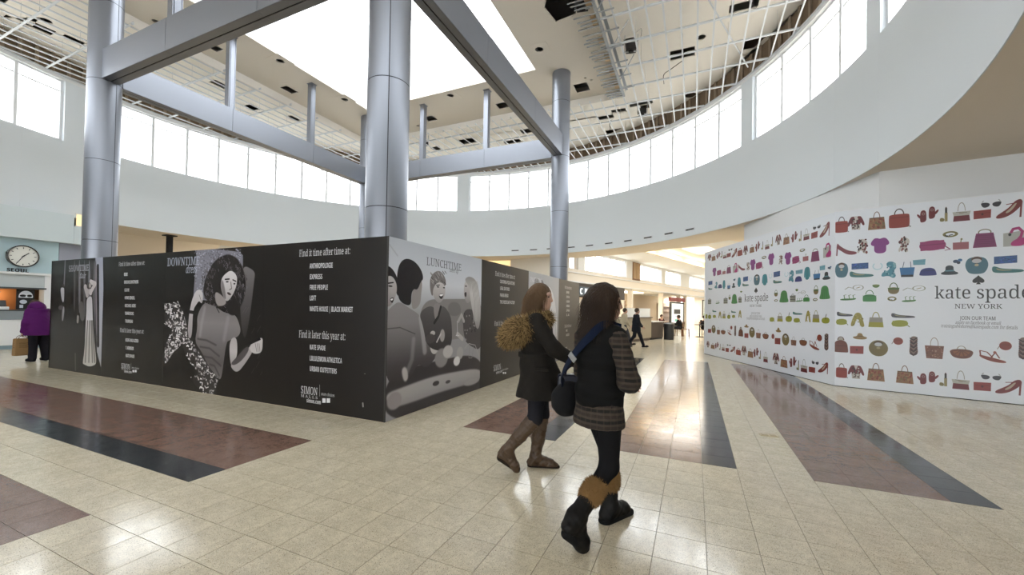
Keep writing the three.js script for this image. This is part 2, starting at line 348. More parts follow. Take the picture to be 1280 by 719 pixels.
{ // stripped bulkhead framing along the edge of the hard ceiling
  const fr = thing('bulkhead_framing', 'stripped steel stud framing along the edge of the hard ceiling', 'steel framing');
  const x = SQ[1], galv = S({ color: lin(.30, .32, .34), roughness: .45, metalness: .6 });
  obj('track', merge([bx(x + .06, x + .14, YG - .03, YG - .026, -15.0, -3), bx(x + .06, x + .064, YG - .03, YG + .03, -15.0, -3), bx(x + .136, x + .14, YG - .03, YG + .03, -15.0, -3)]), galv, fr);
  obj('track', merge([bx(x + .16, x + .24, YG + .2, YG + .204, -15.0, -3), bx(x + .16, x + .164, YG + .14, YG + .2, -15.0, -3)]), galv, fr);
  let z = -14.9, k = 0;
  while (z < -8.6) {
    const long = k % 4 === 3, a = x - .42 - (k % 3) * .05, b = x + (long ? .55 : .12);
    obj('stud', merge([bx(a, b, YG - .035, YG - .031, z - .025, z + .025), bx(a, b, YG - .035, YG + .01, z - .025, z - .02)]), galv, fr);
    z += [.15, .14, .2, .3][k % 4]; k++;
  }
  for (const [zz, dx] of [[-13.9, .5], [-12.2, .55], [-10.4, .6]]) obj('brace', bar([x + .12, YG - .02, zz], [x + .12 + dx, YD, zz + .2], .03, .012), galv, fr);
  // scraps of plasterboard left on the edge
  for (const [zz, l] of [[-14.4, .3], [-13.5, .22], [-12.7, .3], [-11.8, .26], [-11.0, .4], [-10.2, .5], [-9.5, .4]]) obj('board_scrap', bx(x - .1, x + .05, YG - .01, YG + .08, zz, zz + l), S({ color: lin(.55, .40, .24), roughness: .9 }), fr);
}
{ // odds and ends hanging from the stripped ceiling
  const blackM = S({ color: lin(.02, .02, .022), roughness: .6 });
  const mk = (px, py, label, w = .3, h = .2, d = .26) => {
    const q = onFloor(px, py, YG + .25), t = thing('ceiling_speaker', label, 'speaker', [q.x, YG + .1, q.z], .2, 'black units in the stripped ceiling');
    obj('housing', new RoundedBoxGeometry(w, h, d, 2, .02).translate(0, h / 2, 0), blackM, t);
    obj('bracket', merge([bx(-w / 2 - .05, -w / 2 - .03, 0, .5, -.02, .02), bx(w / 2 + .03, w / 2 + .05, 0, .5, -.02, .02), bx(-w / 2 - .05, w / 2 + .05, -.02, 0, -.02, .02)]), M.steel, t);
    obj('cone', cyl(.07, .09, .03, 0, -.03, 0, 20), M.dark, t);
  };
  for (const [px, py, w] of [[789, 58, 'with a cable loop over the grid beside the steel framing'], [803, 138, 'above the grid near the far curved windows'], [728, 4, 'beside the large ragged opening and steel framing'], [531, 178, 'above the grid behind the rear beam']]) mk(px, py, 'black speaker unit ' + w);
  const wires = [[[853, 76], [838, 87], [830, 93], [830, 105], .012, 'black flexible conduit dangling from an oblong ceiling opening'], [[796, 40], [802, 36], [800, 48], [790, 55], .006, 'loop of thin black cable beside a ceiling speaker'], [[940, 3], [946, 9], [939, 10], [936, 0], .006, 'loop of thin cable by the curved window wall'], [[764, 150], [762, 156], [763, 160], [762, 163], .01, 'short black cable end below the grid']];
  for (const [a, b, c, d, r, label] of wires) {
    const P = [a, b, c, d].map(([x, y], i) => { const q = onFloor(x, y, YG + .45 - i * .14); return [q.x, q.y, q.z]; });
    tag(obj('loose_cable', tube(P, r, 20, 6), blackM), label, 'cable');
  }
  const q1 = onFloor(886, 0, YG + .05), q2 = onFloor(935, 84, YG + .05);
  tag(obj('diagonal_brace', bar([q1.x, q1.y, q1.z], [q2.x, q2.y, q2.z], .035, .02), M.bar), 'white diagonal brace bar lying across the ceiling grid', 'brace');
}
// ================================================================= COLUMNS, BEAMS, POSTS
const COL = { A: [-12.75, -4.75], B: [-4.2, -13.2], C: [-4.2, -4.75], D: [-12.75, -13.2] };
{
  const r = .305, rings = [0, .05, 1.07, 2.94, 4.80, 6.66, 8.52, YC];
  const half = (y0, y1, a0) => { // half shell with a small rounded gap at joints
    const g = new THREE.CylinderGeometry(r, r, y1 - y0 - .012, 40, 1, true, a0 + .02, Math.PI - .04); g.translate(0, (y0 + y1) / 2, 0);
    const uv = g.attributes.uv; for (let i = 0; i < uv.count; i++) uv.setXY(i, uv.getX(i) * .96, uv.getY(i) * (y1 - y0));
    return g;
  };
  const names = {
    C: 'round brushed metal column rising behind the corner of the dark hoarding', A: 'round metal column standing over the showtime end of the dark hoarding',
    B: 'round metal column at the far corner, over the narrow dress photograph', D: 'round metal column mostly hidden behind the thickest looking column',
  };
  for (const [k, [x, z]] of Object.entries(COL)) {
    const col = thing('column', names[k], 'column', [x, 0, z], 0, 'four columns of the square frame');
    obj('core', cyl(r - .012, r - .012, YC, 0, 0, 0, 40), M.cladCore, col);
    const turn = Math.atan2(-x, -z);               // seam faces the way the camera sees it
    for (let i = 1; i + 1 < rings.length; i++) for (const s of [0, 1]) obj('cladding_panel', half(rings[i], rings[i + 1], .72 + (k === 'C' ? 0 : 1.2) + s * Math.PI), M.clad, col);
    obj('cap_ring', cyl(r + .004, r + .004, .06, 0, YC - .06, 0, 40), M.clad, col);
  }
  const y0 = 6.66, y1 = 7.34, hw = .16;
  const beam = (p, q, label) => {
    const alongX = Math.abs(p[1] - q[1]) < .01, b = thing('beam', label, 'beam', [0, 0, 0], 0, 'beams of the square frame');
    const lo = alongX ? Math.min(p[0], q[0]) : Math.min(p[1], q[1]), hi = alongX ? Math.max(p[0], q[0]) : Math.max(p[1], q[1]), c = alongX ? p[1] : p[0];
    const put = (a0, a1, b0, b1, c0, c1) => alongX ? bx(a0, a1, b0, b1, c + c0, c + c1) : bx(c + c0, c + c1, b0, b1, a0, a1);
    obj('core', put(lo + .2, hi - .2, y0 + .01, y1 - .01, -hw + .012, hw - .012), M.cladCore, b);
    const L = hi - lo, cuts = [lo + .27, lo + L / 3, lo + 2 * L / 3, hi - .27], g = .005;
    for (let i = 0; i < 3; i++) {
      const a0 = cuts[i] + g, a1 = cuts[i + 1] - g;
      obj('side_panel', put(a0, a1, y0, y1, hw - .012, hw), M.clad, b); obj('side_panel', put(a0, a1, y0, y1, -hw, -hw + .012), M.clad, b);
      obj('soffit_panel', put(a0, a1, y0 - .002, y0 + .01, .012, hw - .014), M.clad, b); obj('soffit_panel', put(a0, a1, y0 - .002, y0 + .01, -hw + .014, -.012), M.clad, b);
      obj('top_panel', put(a0, a1, y1 - .01, y1, -hw + .012, hw - .012), M.clad, b);
    }
  };
  beam(COL.A, COL.C, 'metal clad beam over the face with the curly haired woman'); beam(COL.C, COL.B, 'metal clad beam over the lunch photograph face, without posts on it');
  beam(COL.A, COL.D, 'far metal clad beam running back over the showtime end'); beam(COL.D, COL.B, 'far metal clad beam between the two rear columns');
  const post = (x, z, label) => {
    const p = thing('roof_post', label, 'post', [x, 0, z], 0, 'short posts between frame and ceiling');
    obj('shaft', merge([bx(-.09, .09, y1, YC, -.095, -.075), bx(-.09, .09, y1, YC, .075, .095), bx(-.075, .075, y1, YC, -.075, .075), bx(-.095, -.085, y1, YC, -.06, .06), bx(.085, .095, y1, YC, -.06, .06)]), M.clad, p);
    obj('base_plate', bx(-.12, .12, y1, y1 + .015, -.12, .12), M.clad, p);
    obj('top_plate', bx(-.12, .12, YC - .015, YC, -.12, .12), M.clad, p);
  };
  const l1 = (a, b, t) => a + (b - a) * t;
  for (const t of [1 / 3, 2 / 3]) {
    post(l1(COL.A[0], COL.C[0], t), COL.A[1], t < .5 ? 'short metal post on the beam over the shop list beside the showtime photograph' : 'short metal post on the beam over the curly haired woman, towards the corner');
    post(COL.A[0], l1(COL.A[1], COL.D[1], t), t < .5 ? 'short metal post on the far beam, next to the showtime column' : 'short metal post on the far beam, next to the hidden rear column');
    post(l1(COL.D[0], COL.B[0], t), COL.D[1], t < .5 ? 'short metal post on the rear beam, next to the thick front column' : 'short metal post on the rear beam, next to the far corner column');
  }
}
// ================================================================= SPACES AROUND THE ROTUNDA
const warmGlow = (i = 6) => S({ color: lin(.9, .8, .6), emissive: lin(1, .72, .36), emissiveIntensity: i });
function areaLight(name, w, h, col, inten, pos, look, parent) {
  const l = new THREE.RectAreaLight(col, inten, w, h); l.name = name; l.position.set(...pos); (parent ?? scene).add(l); l.lookAt(...look); return l;
}
const RO = 14.0;
{
  const sof = struct('ceiling_soffit', 'tan ring soffit under the curved wall', 'ceiling');
  obj('soffit_ring', arc(R + .015, RO, -180, 180, Y1, Y1 + .145, 2), M.soffit, sof);
  // low ceiling on the near sides, outside the ring
  const out = []; for (let a = 44; a <= 250; a += 3) out.push(dp(a, RO - .02));
  out.push(dp(250, RO), [-32, -4], [-32, 14], [16, 14], [16, -22], [4.2, -22], [2.4, -20.6]);
  obj('low_ceiling', slab(out, [], Y1, Y1 + .15), M.soffit, sof);
  // higher ceilings behind the far side
  const hi = []; for (let a = -111; a <= 9; a += 3) hi.push(dp(a, RO - .3));
  for (let a = 9; a >= -46; a -= 5) hi.push(dp(a, 15.7)); for (let a = -46; a >= -111; a -= 5) hi.push(dp(a, 21.4));
  obj('high_ceiling', slab(hi, [], 5.42, 5.5), M.white, sof);
  obj('soffit_riser', arc(RO - .12, RO, -111, 46, Y1 + .15, 5.5, 2), M.cream, sof);
  // room walls that close the mall
  const box = struct('wall_mall', 'plain cream outer walls of the mall', 'wall');
  obj('wall_piece', bx(-32.3, -32, 0, 6, -34, 14), M.cream, box);
  obj('wall_piece', bx(-32.3, -14, 0, 4.7, 9, 9.3), M.cream, box); obj('wall_piece', bx(-14, 16.3, 4.2, 4.7, 9, 9.3), M.cream, box); obj('wall_piece', bx(12, 16.3, 0, 4.2, 9, 9.3), M.cream, box);
  { // glazed entrance behind the viewer
    const ent = struct('window_13', 'tall glazed entrance wall opposite the rotunda', 'window');
    for (let k = 0; k < 13; k++) { obj('pane', bx(-14 + k * 2 + .05, -12 + k * 2 - .05, .1, 4.15, 9.1, 9.108), M.glass, ent); obj('mullion', bx(-14.04 + k * 2, -13.96 + k * 2, 0, 4.2, 9.05, 9.17), M.frame, ent); }
    obj('rail', bx(-14, 12, 0, .1, 9.05, 9.17), M.frame, ent);
  }
  obj('wall_piece', bx(16, 16.3, 0, 4.7, -22, 14), M.cream, box); 
  // inner wall behind the far side of the ring, lit by a cove
  const w0 = struct('wall_far', 'cream curved wall with a warm cove behind the ring soffit', 'wall');
  obj('curved_wall', arc(15.4, 15.6, -46, 5, 0, 5.45, 2), M.cream, w0);
  obj('ledge', arc(15.1, 15.4, -46, 5, 3.9, 3.98, 2), M.cream, w0);
  for (let a = -42; a < 5; a += 6) {
    const q = dp(a, RO + .22), t = dp(a, 15.4);
    const c = thing('cove_light', 'warm cove light tube above the ring soffit', 'cove light', [q[0], Y1 + .2, q[1]], -a * Math.PI / 180, 'cove lights behind the ring soffit');
    obj('light_tube', bx(-.68, .68, 0, .03, -.03, .03), warmGlow(2.2), c);
    areaLight('cove_glow', 1.3, .1, lin(1, .7, .36), 5, [q[0], Y1 + .26, q[1]], [t[0], 5.3, t[1]]);
  }
  // space behind the dark hoarding on the far side: white vaulted bay and dark post
  const bay = struct('wall_bay', 'beige bay with slanted white ceiling seen over the dark hoarding', 'wall');
  obj('bay_wall', arc(21, 21.2, -112, -46, 0, 5.45, 3), S({ color: lin(.74, .65, .53), roughness: .85 }), bay);
  { // slanted white ceiling panels
    const P = (phi, r, y) => { const q = dp(phi, r); return [q[0], y, q[1]]; };
    for (const [a, b, y0, y1] of [[-90, -72, 4.62, 5.4], [-71, -64, 5.3, 4.7]]) {
      const g = new THREE.BufferGeometry(), q = [P(a, 14.2, y0), P(b, 14.2, y0 + .1), P(b, 19.5, y1), P(a, 19.5, y1)];
      const up = q.map(([x, y, z]) => [x, y + .06, z]);
      const tri = (s, i, j, k) => [...s[i], ...s[j], ...s[k]];
      g.setAttribute('position', new THREE.Float32BufferAttribute([...tri(q, 0, 1, 2), ...tri(q, 0, 2, 3), ...tri(up, 0, 2, 1), ...tri(up, 0, 3, 2)], 3)); g.computeVertexNormals();
      g.setAttribute('uv', new THREE.Float32BufferAttribute(new Float32Array(24), 2));
      obj('slanted_panel', g, M.white, bay);
    }
  }
  for (const a of [-84, -72, -60, -50]) { const q = dp(a, 17); const c = thing('downlight', 'round recessed downlight in the bay ceiling beyond the dark hoarding', 'downlight', [q[0], 5.4, q[1]], 0, 'downlights in the far bay'); obj('lens', cyl(.09, .09, .02, 0, -.02, 0, 20), S({ color: lin(1, .95, .85), emissive: lin(1, .85, .6), emissiveIntensity: 4 }), c); obj('trim_ring', new THREE.TorusGeometry(.1, .012, 8, 24).rotateX(Math.PI / 2).translate(0, -.012, 0), M.frame, c); areaLight('downlight_glow', 1.6, 1.6, lin(1, .9, .74), 4.5, [q[0], 5.34, q[1]], [q[0], 0, q[1]]); }
  { const d = viewDir(212, 300), t = 23.3 / Math.hypot(d.x, d.z); const p = thing('steel_post', 'slim black steel post seen between soffit and dark hoarding', 'post', [d.x * t, 0, d.z * t]); obj('shaft', bx(-.09, .09, 0, Y1, -.09, .09), M.dark, p); obj('head_plate', bx(-.2, .2, Y1 - .04, Y1, -.2, .2), M.dark, p); obj('foot_plate', bx(-.16, .16, 0, .02, -.16, .16), M.dark, p); }
}
// ================================================================= FAR CORRIDOR
const W1 = { x: -6.58, z: -22.78, L: 27.3, turn: Math.atan2(26.24, 7.53) };
let coffeeSign;
const W1p = (px, py) => onWall(px, py, W1.x, W1.z, W1.x + 7.53, W1.z - 26.24);
{
  const w = struct('wall_corridor', 'cream storefront wall with clerestory windows along the far corridor', 'wall');
  w.position.set(W1.x, 0, W1.z); w.rotation.y = W1.turn;
  const s = (px) => W1p(px, 350)[0], G = (...a) => bx(...a);
  const L = W1.L, yw0 = 3.92, yw1 = 5.08;
  obj('fascia', merge([G(-1.2, L, 3.2, 3.66, -.3, .12)]), M.cream, w);
  obj('cornice', merge([G(-1.2, L, 3.12, 3.2, -.3, .2), G(-1.2, L, 3.66, 3.72, -.3, .2)]), M.white, w);
  const wins = [[704, 722.5, [713]], [731, 783, [736, 746.5, 756, 765, 773]], [800, 827, [807, 813, 820]], [832, 851, [838, 844]], [862, 884, [869, 876]]];
  let at = -1.2;
  obj('wall_piece', G(-1.2, L, 3.7, yw0, -.3, 0), M.cream, w); obj('wall_piece', G(-1.2, L, yw1, 5.5, -.3, 0), M.white, w);
  wins.forEach(([a, b, m], i) => {
    const sa = s(a), sb = s(b);
    obj('wall_piece', G(at, sa, yw0, yw1, -.3, 0), M.white, w); at = sb;
    const win = struct('window_' + (8 + i), 'clerestory window over the far corridor shops', 'window'); win.position.copy(w.position); win.rotation.y = W1.turn;
    const cuts = [sa, ...m.map(s), sb];
    for (let k = 0; k + 1 < cuts.length; k++) obj('pane', G(cuts[k] + .03, cuts[k + 1] - .03, yw0 + .04, yw1 - .04, -.16, -.155), M.glass, win);
    for (const c of cuts) obj('mullion', G(c - .03, c + .03, yw0, yw1, -.2, -.12), M.frame, win);
    obj('rail', G(sa, sb, yw0, yw0 + .05, -.2, -.12), M.frame, win); obj('rail', G(sa, sb, yw1 - .05, yw1, -.2, -.12), M.frame, win);
  });
  obj('wall_piece', G(at, L, yw0, yw1, -.3, 0), M.white, w);
  // shops below: back wall, floor to soffit piers
  const shopWall = S({ color: lin(.62, .52, .40), roughness: .8 }), wood = S({ color: lin(.26, .14, .07), roughness: .6 });
  obj('shop_back', G(-1.2, L, 0, 3.2, -3.2, -3.0), shopWall, w); obj('shop_ceiling', G(-1.2, L, 3.05, 3.12, -3.2, -.0), M.white, w); obj('shop_roof', G(-1.2, L, 3.6, 3.7, -3.4, -.3), M.cream, w);
  for (const px of [716, 779, 790, 828, 850, 858]) obj('pier', G(s(px) - .12, s(px) + .12, 0, 3.12, -.3, .06), M.cream, w);
  obj('end_wall', G(-1.3, -1.2, 0, 5.5, -3.4, .2), M.cream, w);
  // wooden louvre panel between the windows
  const lv = thing('louvre_panel', 'brown wooden louvre panel between the corridor windows', 'louvre', [W1.x, 0, W1.z], W1.turn);
  const la = s(790.5), lb = s(799.5);
  obj('frame', merge([G(la, lb, yw0 - .1, yw1 + .05, .0, .05)]), wood, lv);
  for (let k = 0; k < 5; k++) obj('slat', G(la + .05 + (lb - la - .1) * k / 5, la + .05 + (lb - la - .1) * (k + .6) / 5, yw0, yw1, .05, .1), S({ color: lin(.45, .31, .17), roughness: .6 }), lv);
  // coffee shop sign
  const a = s(714), b = s(779);
  const hd = thing('shop_header', 'dark header panel over the coffee shop beside the dark hoarding', 'shop header', [W1.x, 0, W1.z], W1.turn);
  obj('panel', G(a, b, 2.28, 3.1, .07, .12), S({ color: lin(.035, .03, .028), roughness: .5 }), hd);
  const sg = thing('shop_sign', 'slate sign box with white capital letters beside the dark hoarding', 'shop sign', [W1.x, 0, W1.z], W1.turn);
  const sa = s(716), sb = s(741), sy0 = 2.36, sy1 = 2.9;
  obj('box', G(sa, sb, sy0, sy1, .125, .28), S({ color: lin(.06, .09, .12), roughness: .4 }), sg);
  coffeeSign = { sg, s, sy0, sy1 };
  // shop interiors: warm light and shelves
  for (const [p0, p1, tint] of [[716, 779, lin(.5, .5, .5)], [793, 825, lin(.20, .09, .05)], [859, 884, lin(.3, .24, .2)]]) {
    const c = s((p0 + p1) / 2), hw = (s(p1) - s(p0)) / 2;
    const q = V(c, 2.95, -1.5).applyMatrix4(new THREE.Matrix4().makeRotationY(W1.turn).setPosition(W1.x, 0, W1.z));
    areaLight('shop_glow', Math.min(3, hw * 1.6), 1.2, lin(1, .9, .76), 3, [q.x, q.y, q.z], [q.x, 0, q.z]);
    const lamp = thing('shop_light', 'flat ceiling light panel inside a far corridor shop', 'ceiling light', [q.x, 3.0, q.z], W1.turn, 'ceiling lights in the far corridor shops');
    obj('diffuser', G(-Math.min(1.5, hw * .8), Math.min(1.5, hw * .8), 0, .04, -.6, .6), S({ color: lin(1, 1, 1), emissive: lin(1, .88, .68), emissiveIntensity: 1.2 }), lamp);
    const sh = thing('shop_shelf', p0 === 716 ? 'pale back counter shelving inside the coffee shop' : p0 === 793 ? 'dark wooden shelving inside the shop behind the kiosk' : 'clothes rail shelving inside the bright far shop', 'shelving', [W1.x, 0, W1.z], W1.turn);
    const mm = S({ color: tint, roughness: .7 });
    obj('back', G(c - hw * .9, c + hw * .9, 0, 2.4, -2.95, -2.88), mm, sh);
    for (let k = 0; k < 4; k++) obj('shelf', G(c - hw * .9, c + hw * .9, .5 + k * .5, .54 + k * .5, -2.88, -2.5), mm, sh);
  }
  // ceilings of the corridor: flat strip over the windows, raised tray with warm cove
  const sof = struct('ceiling_corridor', 'white corridor ceiling with a raised tray', 'ceiling');
  const e0 = onFloor(801.5, 315, 5.2), e1 = onFloor(884, 337, 5.2), dir = V(e1.x - e0.x, 0, e1.z - e0.z).normalize(), nr = V(-dir.z, 0, dir.x); // nr points to the right of the corridor
  const A = e0.clone().addScaledVector(dir, -3), B = e0.clone().addScaledVector(dir, 30);
  const P = (p, o) => [p.x + nr.x * o, p.z + nr.z * o];
  obj('flat_strip', slab([P(A, 0), P(B, 0), [W1.x + 7.53 * 1.15, W1.z - 26.24 * 1.15], [W1.x - .3, W1.z + 1]], [], 5.2, 5.3), M.white, sof);
  obj('tray_side', slab([P(A, -.02), P(B, -.02), P(B, -.12), P(A, -.12)], [], 5.3, 5.75), M.cream, sof);
  obj('tray_ceiling', slab([P(A, -.2), P(B, -.2), P(B, 4.4), P(A, 4.4)], [], 5.72, 5.8), M.white, sof);
  obj('side_strip', slab([P(A, 4.2), P(B, 4.2), P(B, 9), P(A, 9)], [], 5.2, 5.3), M.white, sof);
  obj('tray_side', slab([P(A, 4.2), P(B, 4.2), P(B, 4.3), P(A, 4.3)], [], 5.3, 5.75), M.cream, sof);
  obj('cove_ledge', slab([P(A, 0), P(B, 0), P(B, .22), P(A, .22)], [], 5.2, 5.24), M.cream, sof);
  for (let k = 0; k < 5; k++) {
    const c = A.clone().addScaledVector(dir, 3 + k * 5), q = c.clone().addScaledVector(nr, .12);
    const t = thing('cove_light', 'warm cove light tube on the ledge of the corridor tray', 'cove light', [q.x, 5.24, q.z], -Math.atan2(dir.z, dir.x), 'cove lights in the corridor tray');
    obj('light_tube', bx(-2.3, 2.3, 0, .03, -.02, .02), warmGlow(2.2), t);
    areaLight('cove_glow', 4.6, .08, lin(1, .7, .34), 4, [q.x, 5.3, q.z], [c.x - nr.x * .1, 5.75, c.z - nr.z * .1]);
    const m = c.clone().addScaledVector(nr, 2.1);
    const dl = thing('tray_light', 'flat white light panel in the corridor tray', 'ceiling light', [m.x, 5.7, m.z], -Math.atan2(dir.z, dir.x), 'light panels in the corridor tray');
    obj('diffuser', bx(-1.6, 1.6, -.03, .015, -.8, .8), S({ color: lin(1, 1, 1), emissive: lin(1, .93, .8), emissiveIntensity: .16 }), dl);
    areaLight('tray_glow', 3.2, 1.6, lin(1, .95, .88), 1.5, [m.x, 5.65, m.z], [m.x, 0, m.z]);
  }
  // far end and the corridor's other side
  const we = struct('wall_end', 'bright cream end wall of the far corridor', 'wall');
  const E1 = V(W1.x + 7.53 * 1.0, 0, W1.z - 26.24 * 1.0);
  obj('wall_piece', wallBox(E1.x - 1, E1.z, E1.x + 10, E1.z + 3, 0, 5.8, .3), M.cream, we);
  obj('wall_piece', wallBox(9.5, -44, 3.0, -21.5, 0, 5.8, .3), M.cream, we);
  obj('ring_riser', wallBox(2.6, -20.5, 9.5, -22, 4.4, 5.8, .3), M.cream, we);
}
// ================================================================= STOREFRONT WITH THE WORLD CLOCK
const font = await new FontLoader().loadAsync('fonts/droid/droid_sans_bold.typeface.json');
const textG = (str, size, depth) => { const g = new TextGeometry(str, { font, size, depth, curveSegments: 4 }); g.computeBoundingBox(); g.translate(-(g.boundingBox.max.x + g.boundingBox.min.x) / 2, -(g.boundingBox.max.y + g.boundingBox.min.y) / 2, 0); return g; };
const onX = (px, py, X) => { const d = viewDir(px, py), t = X / d.x; return V(X, EYE + d.y * t, d.z * t); };
{
  const blue = S({ color: lin(.46, .60, .64), roughness: .6 }), pale = S({ color: lin(.62, .69, .71), roughness: .6 }), grey = S({ color: lin(.50, .54, .55), roughness: .5 }), dk = S({ color: lin(.05, .055, .06), roughness: .6 }), wood = S({ color: lin(.16, .07, .03), roughness: .5 });
  const w = struct('wall_kiosk_store', 'pale blue storefront wall with a long service opening', 'wall');
  const X = -19.55, z1 = 6;
  obj('upper_fascia', bx(X - .3, X, 3.52, Y1, -6.6, z1), pale, w);
  obj('lower_fascia', bx(X - .3, X + .02, 3.52, 4.12, -7.2, -6.6), pale, w);
  obj('clock_wall', bx(X - .6, X - .3, 2.42, 3.52, -6.35, z1), blue, w);
  obj('return_wall', bx(X - .7, X - .3, 0, 3.52, -7.2, -6.36), S({ color: lin(.30, .31, .36), roughness: .7 }), w);
  obj('ledge', bx(X - .5, X - .02, 2.36, 2.43, -6.1, z1), M.white, w);
  obj('panel_band', bx(X - .5, X - .12, 1.95, 2.36, -6.1, z1), grey, w);
  obj('opening_head', bx(X - .5, X - .08, 1.9, 1.95, -6.02, z1), dk, w);
  obj('jamb', bx(X - .5, X - .1, 0, 2.42, -6.35, -5.98), M.white, w);
  obj('sill_band', bx(X - .6, X + .04, .92, 1.2, -6.0, z1), S({ color: lin(.24, .27, .29), roughness: .4 }), w);
  obj('counter_top', bx(X - .6, X + .08, 1.2, 1.23, -6.0, z1), dk, w);
  obj('counter_front', bx(X - .5, X, .12, .92, -6.0, z1), M.white, w);
  obj('counter_base', bx(X - .48, X - .02, 0, .12, -6.0, z1), S({ color: lin(.22, .30, .34), roughness: .5 }), w);
  obj('back_wall', bx(-22.6, -22.4, 0, Y1, -7.2, z1), wood, w); obj('side_wall', bx(-22.6, X - .7, 0, Y1, -7.3, -7.2), grey, w); obj('inner_ceiling', bx(-22.4, X - .6, 2.6, 2.7, -7.2, z1), dk, w); obj('side_wall', bx(-22.6, X - .3, 0, Y1, z1, z1 + .2), grey, w);
  // things seen in the service opening
  const lampQ = V(-21.4, 2.3, -5.4), lp = thing('pendant_lamp', 'small warm pendant lamp inside the dark service opening', 'lamp', [lampQ.x, 1.76, lampQ.z]);
  obj('bulb', new THREE.SphereGeometry(.06, 16, 12), S({ color: lin(1, .9, .7), emissive: lin(1, .75, .4), emissiveIntensity: 3 }), lp); obj('shade', new THREE.CylinderGeometry(.03, .11, .1, 20, 1, true).translate(0, .09, 0), dk, lp); obj('cord', cyl(.006, .006, .8, 0, .13, 0, 6), dk, lp);
  const pl = new THREE.PointLight(lin(1, .75, .45), .35); pl.position.set(lampQ.x, 1.76, lampQ.z); pl.name = 'pendant_glow'; scene.add(pl);
  const cab = thing('back_cabinet', 'dark brown wooden cabinet inside the service opening', 'cabinet', [-22.1, 0, -3.6]);
  obj('body', bx(-.3, .3, 0, 2.2, -2.4, 2.4), wood, cab); for (let k = 0; k < 5; k++) obj('door', bx(.3, .33, .1, 2.1, -2.35 + k * .95, -1.45 + k * .95), S({ color: lin(.22, .09, .035), roughness: .45 }), cab);
  const q = onX(30, 374, X - .4), pst = thing('face_poster', 'small black and white poster standing in the service opening', 'poster', [X - .3, 1.23, q.z], Math.PI / 2);
  const pt = canvasTex(128, 192, (c) => { c.fillStyle = '#0d0d0f'; c.fillRect(0, 0, 128, 192); c.fillStyle = '#dfe3ea'; c.beginPath(); c.ellipse(66, 70, 50, 58, 0, Math.PI, 0); c.fill(); c.fillRect(16, 68, 100, 12); c.fillStyle = '#111'; c.beginPath(); c.ellipse(46, 62, 22, 12, 0, 0, 7); c.ellipse(92, 62, 18, 12, 0, 0, 7); c.fill(); c.fillStyle = '#c6ccd6'; c.beginPath(); c.ellipse(50, 120, 26, 20, 0, 0, 7); c.fill(); c.fillRect(24, 150, 26, 30); });
  obj('print', bx(-.2, .2, .02, .66, 0, .012), [dk, dk, dk, dk, S({ map: pt, roughness: .5 }), dk], pst); obj('stand', bx(-.15, .15, 0, .02, -.06, .08), dk, pst);
  // fix uv of the print
  { const g = pst.children[0].geometry, uv = g.attributes.uv, p = g.attributes.position; for (let i = 0; i < uv.count; i++) uv.setXY(i, (p.getX(i) + .2) / .4, (p.getY(i) - .02) / .64); }
  const reg = thing('cash_register', 'small white topped register on the dark service counter', 'cash register', [X - .2, 1.23, onX(2, 385, X).z], Math.PI / 2);
  obj('body', new RoundedBoxGeometry(.34, .1, .3, 2, .02).translate(0, .05, 0), M.white, reg); obj('screen', new RoundedBoxGeometry(.28, .2, .03, 2, .01).rotateX(-.3).translate(0, .2, 0), dk, reg);
  // the clock
  const c = onX(29, 320.5, X - .18), cl = thing('wall_clock', 'round white wall clock with dark rim on the pale blue wall', 'clock', [X - .3, c.y, c.z], Math.PI / 2);
  const rim = S({ color: lin(.10, .09, .085), roughness: .25, metalness: .7 });
  obj('case', new THREE.CylinderGeometry(.345, .345, .15, 48, 1, true).rotateX(Math.PI / 2).translate(0, 0, .075), rim, cl);
  obj('bezel', new THREE.TorusGeometry(.335, .018, 12, 48).translate(0, 0, .15), rim, cl);
  const dial = obj('dial', new THREE.CircleGeometry(.33, 48).translate(0, 0, .12), S({ color: lin(.78, .78, .72), roughness: .4 }), cl);
  for (let i = 0; i < 12; i++) obj('hour_mark', bx(-.01, .01, .24, .29, .121, .124).rotateZ(i * Math.PI / 6), dk, dial);
  const hand = (L, wd, a) => { const g = bx(-wd, wd, -.05, L, .13, .135); return g.rotateZ(-a); };
  obj('hour_hand', hand(.17, .012, (1.55 / 12) * 2 * Math.PI), dk, cl); obj('minute_hand', hand(.25, .009, (35 / 60) * 2 * Math.PI), dk, cl); obj('hub', cyl(.02, .02, .02, 0, 0, 0, 16).rotateX(Math.PI / 2).translate(0, 0, .13), dk, cl);
  const t = onX(22.5, 337.3, X - .28); const so = obj('city_lettering', textG('SEOUL', .11, .02), S({ color: lin(.03, .03, .035), roughness: .5 })); so.position.set(X - .3, 2.5, t.z); so.rotation.y = Math.PI / 2; tag(so, 'dark capital letters SEOUL under the wall clock', 'lettering');
  // warm lit niche past the fascia
  const n = thing('niche_light', 'warm yellow light box just beyond the blue fascia end', 'wall light', [X - .5, 3.75, -6.95], Math.PI / 2);
  obj('light_panel', bx(-.3, .3, .4, .8, .5, .52), S({ color: lin(1, .9, .6), emissive: lin(1, .7, .3), emissiveIntensity: .1 }), n); obj('frame', [bx(-.33, .33, .37, .4, .48, .53), bx(-.33, .33, .8, .83, .48, .53)], M.white, n);
  areaLight('niche_glow', .5, .3, lin(1, .75, .4), 1.5, [X + .1, 4.35, -6.95], [X + 2, 4.35, -6.95]);
}
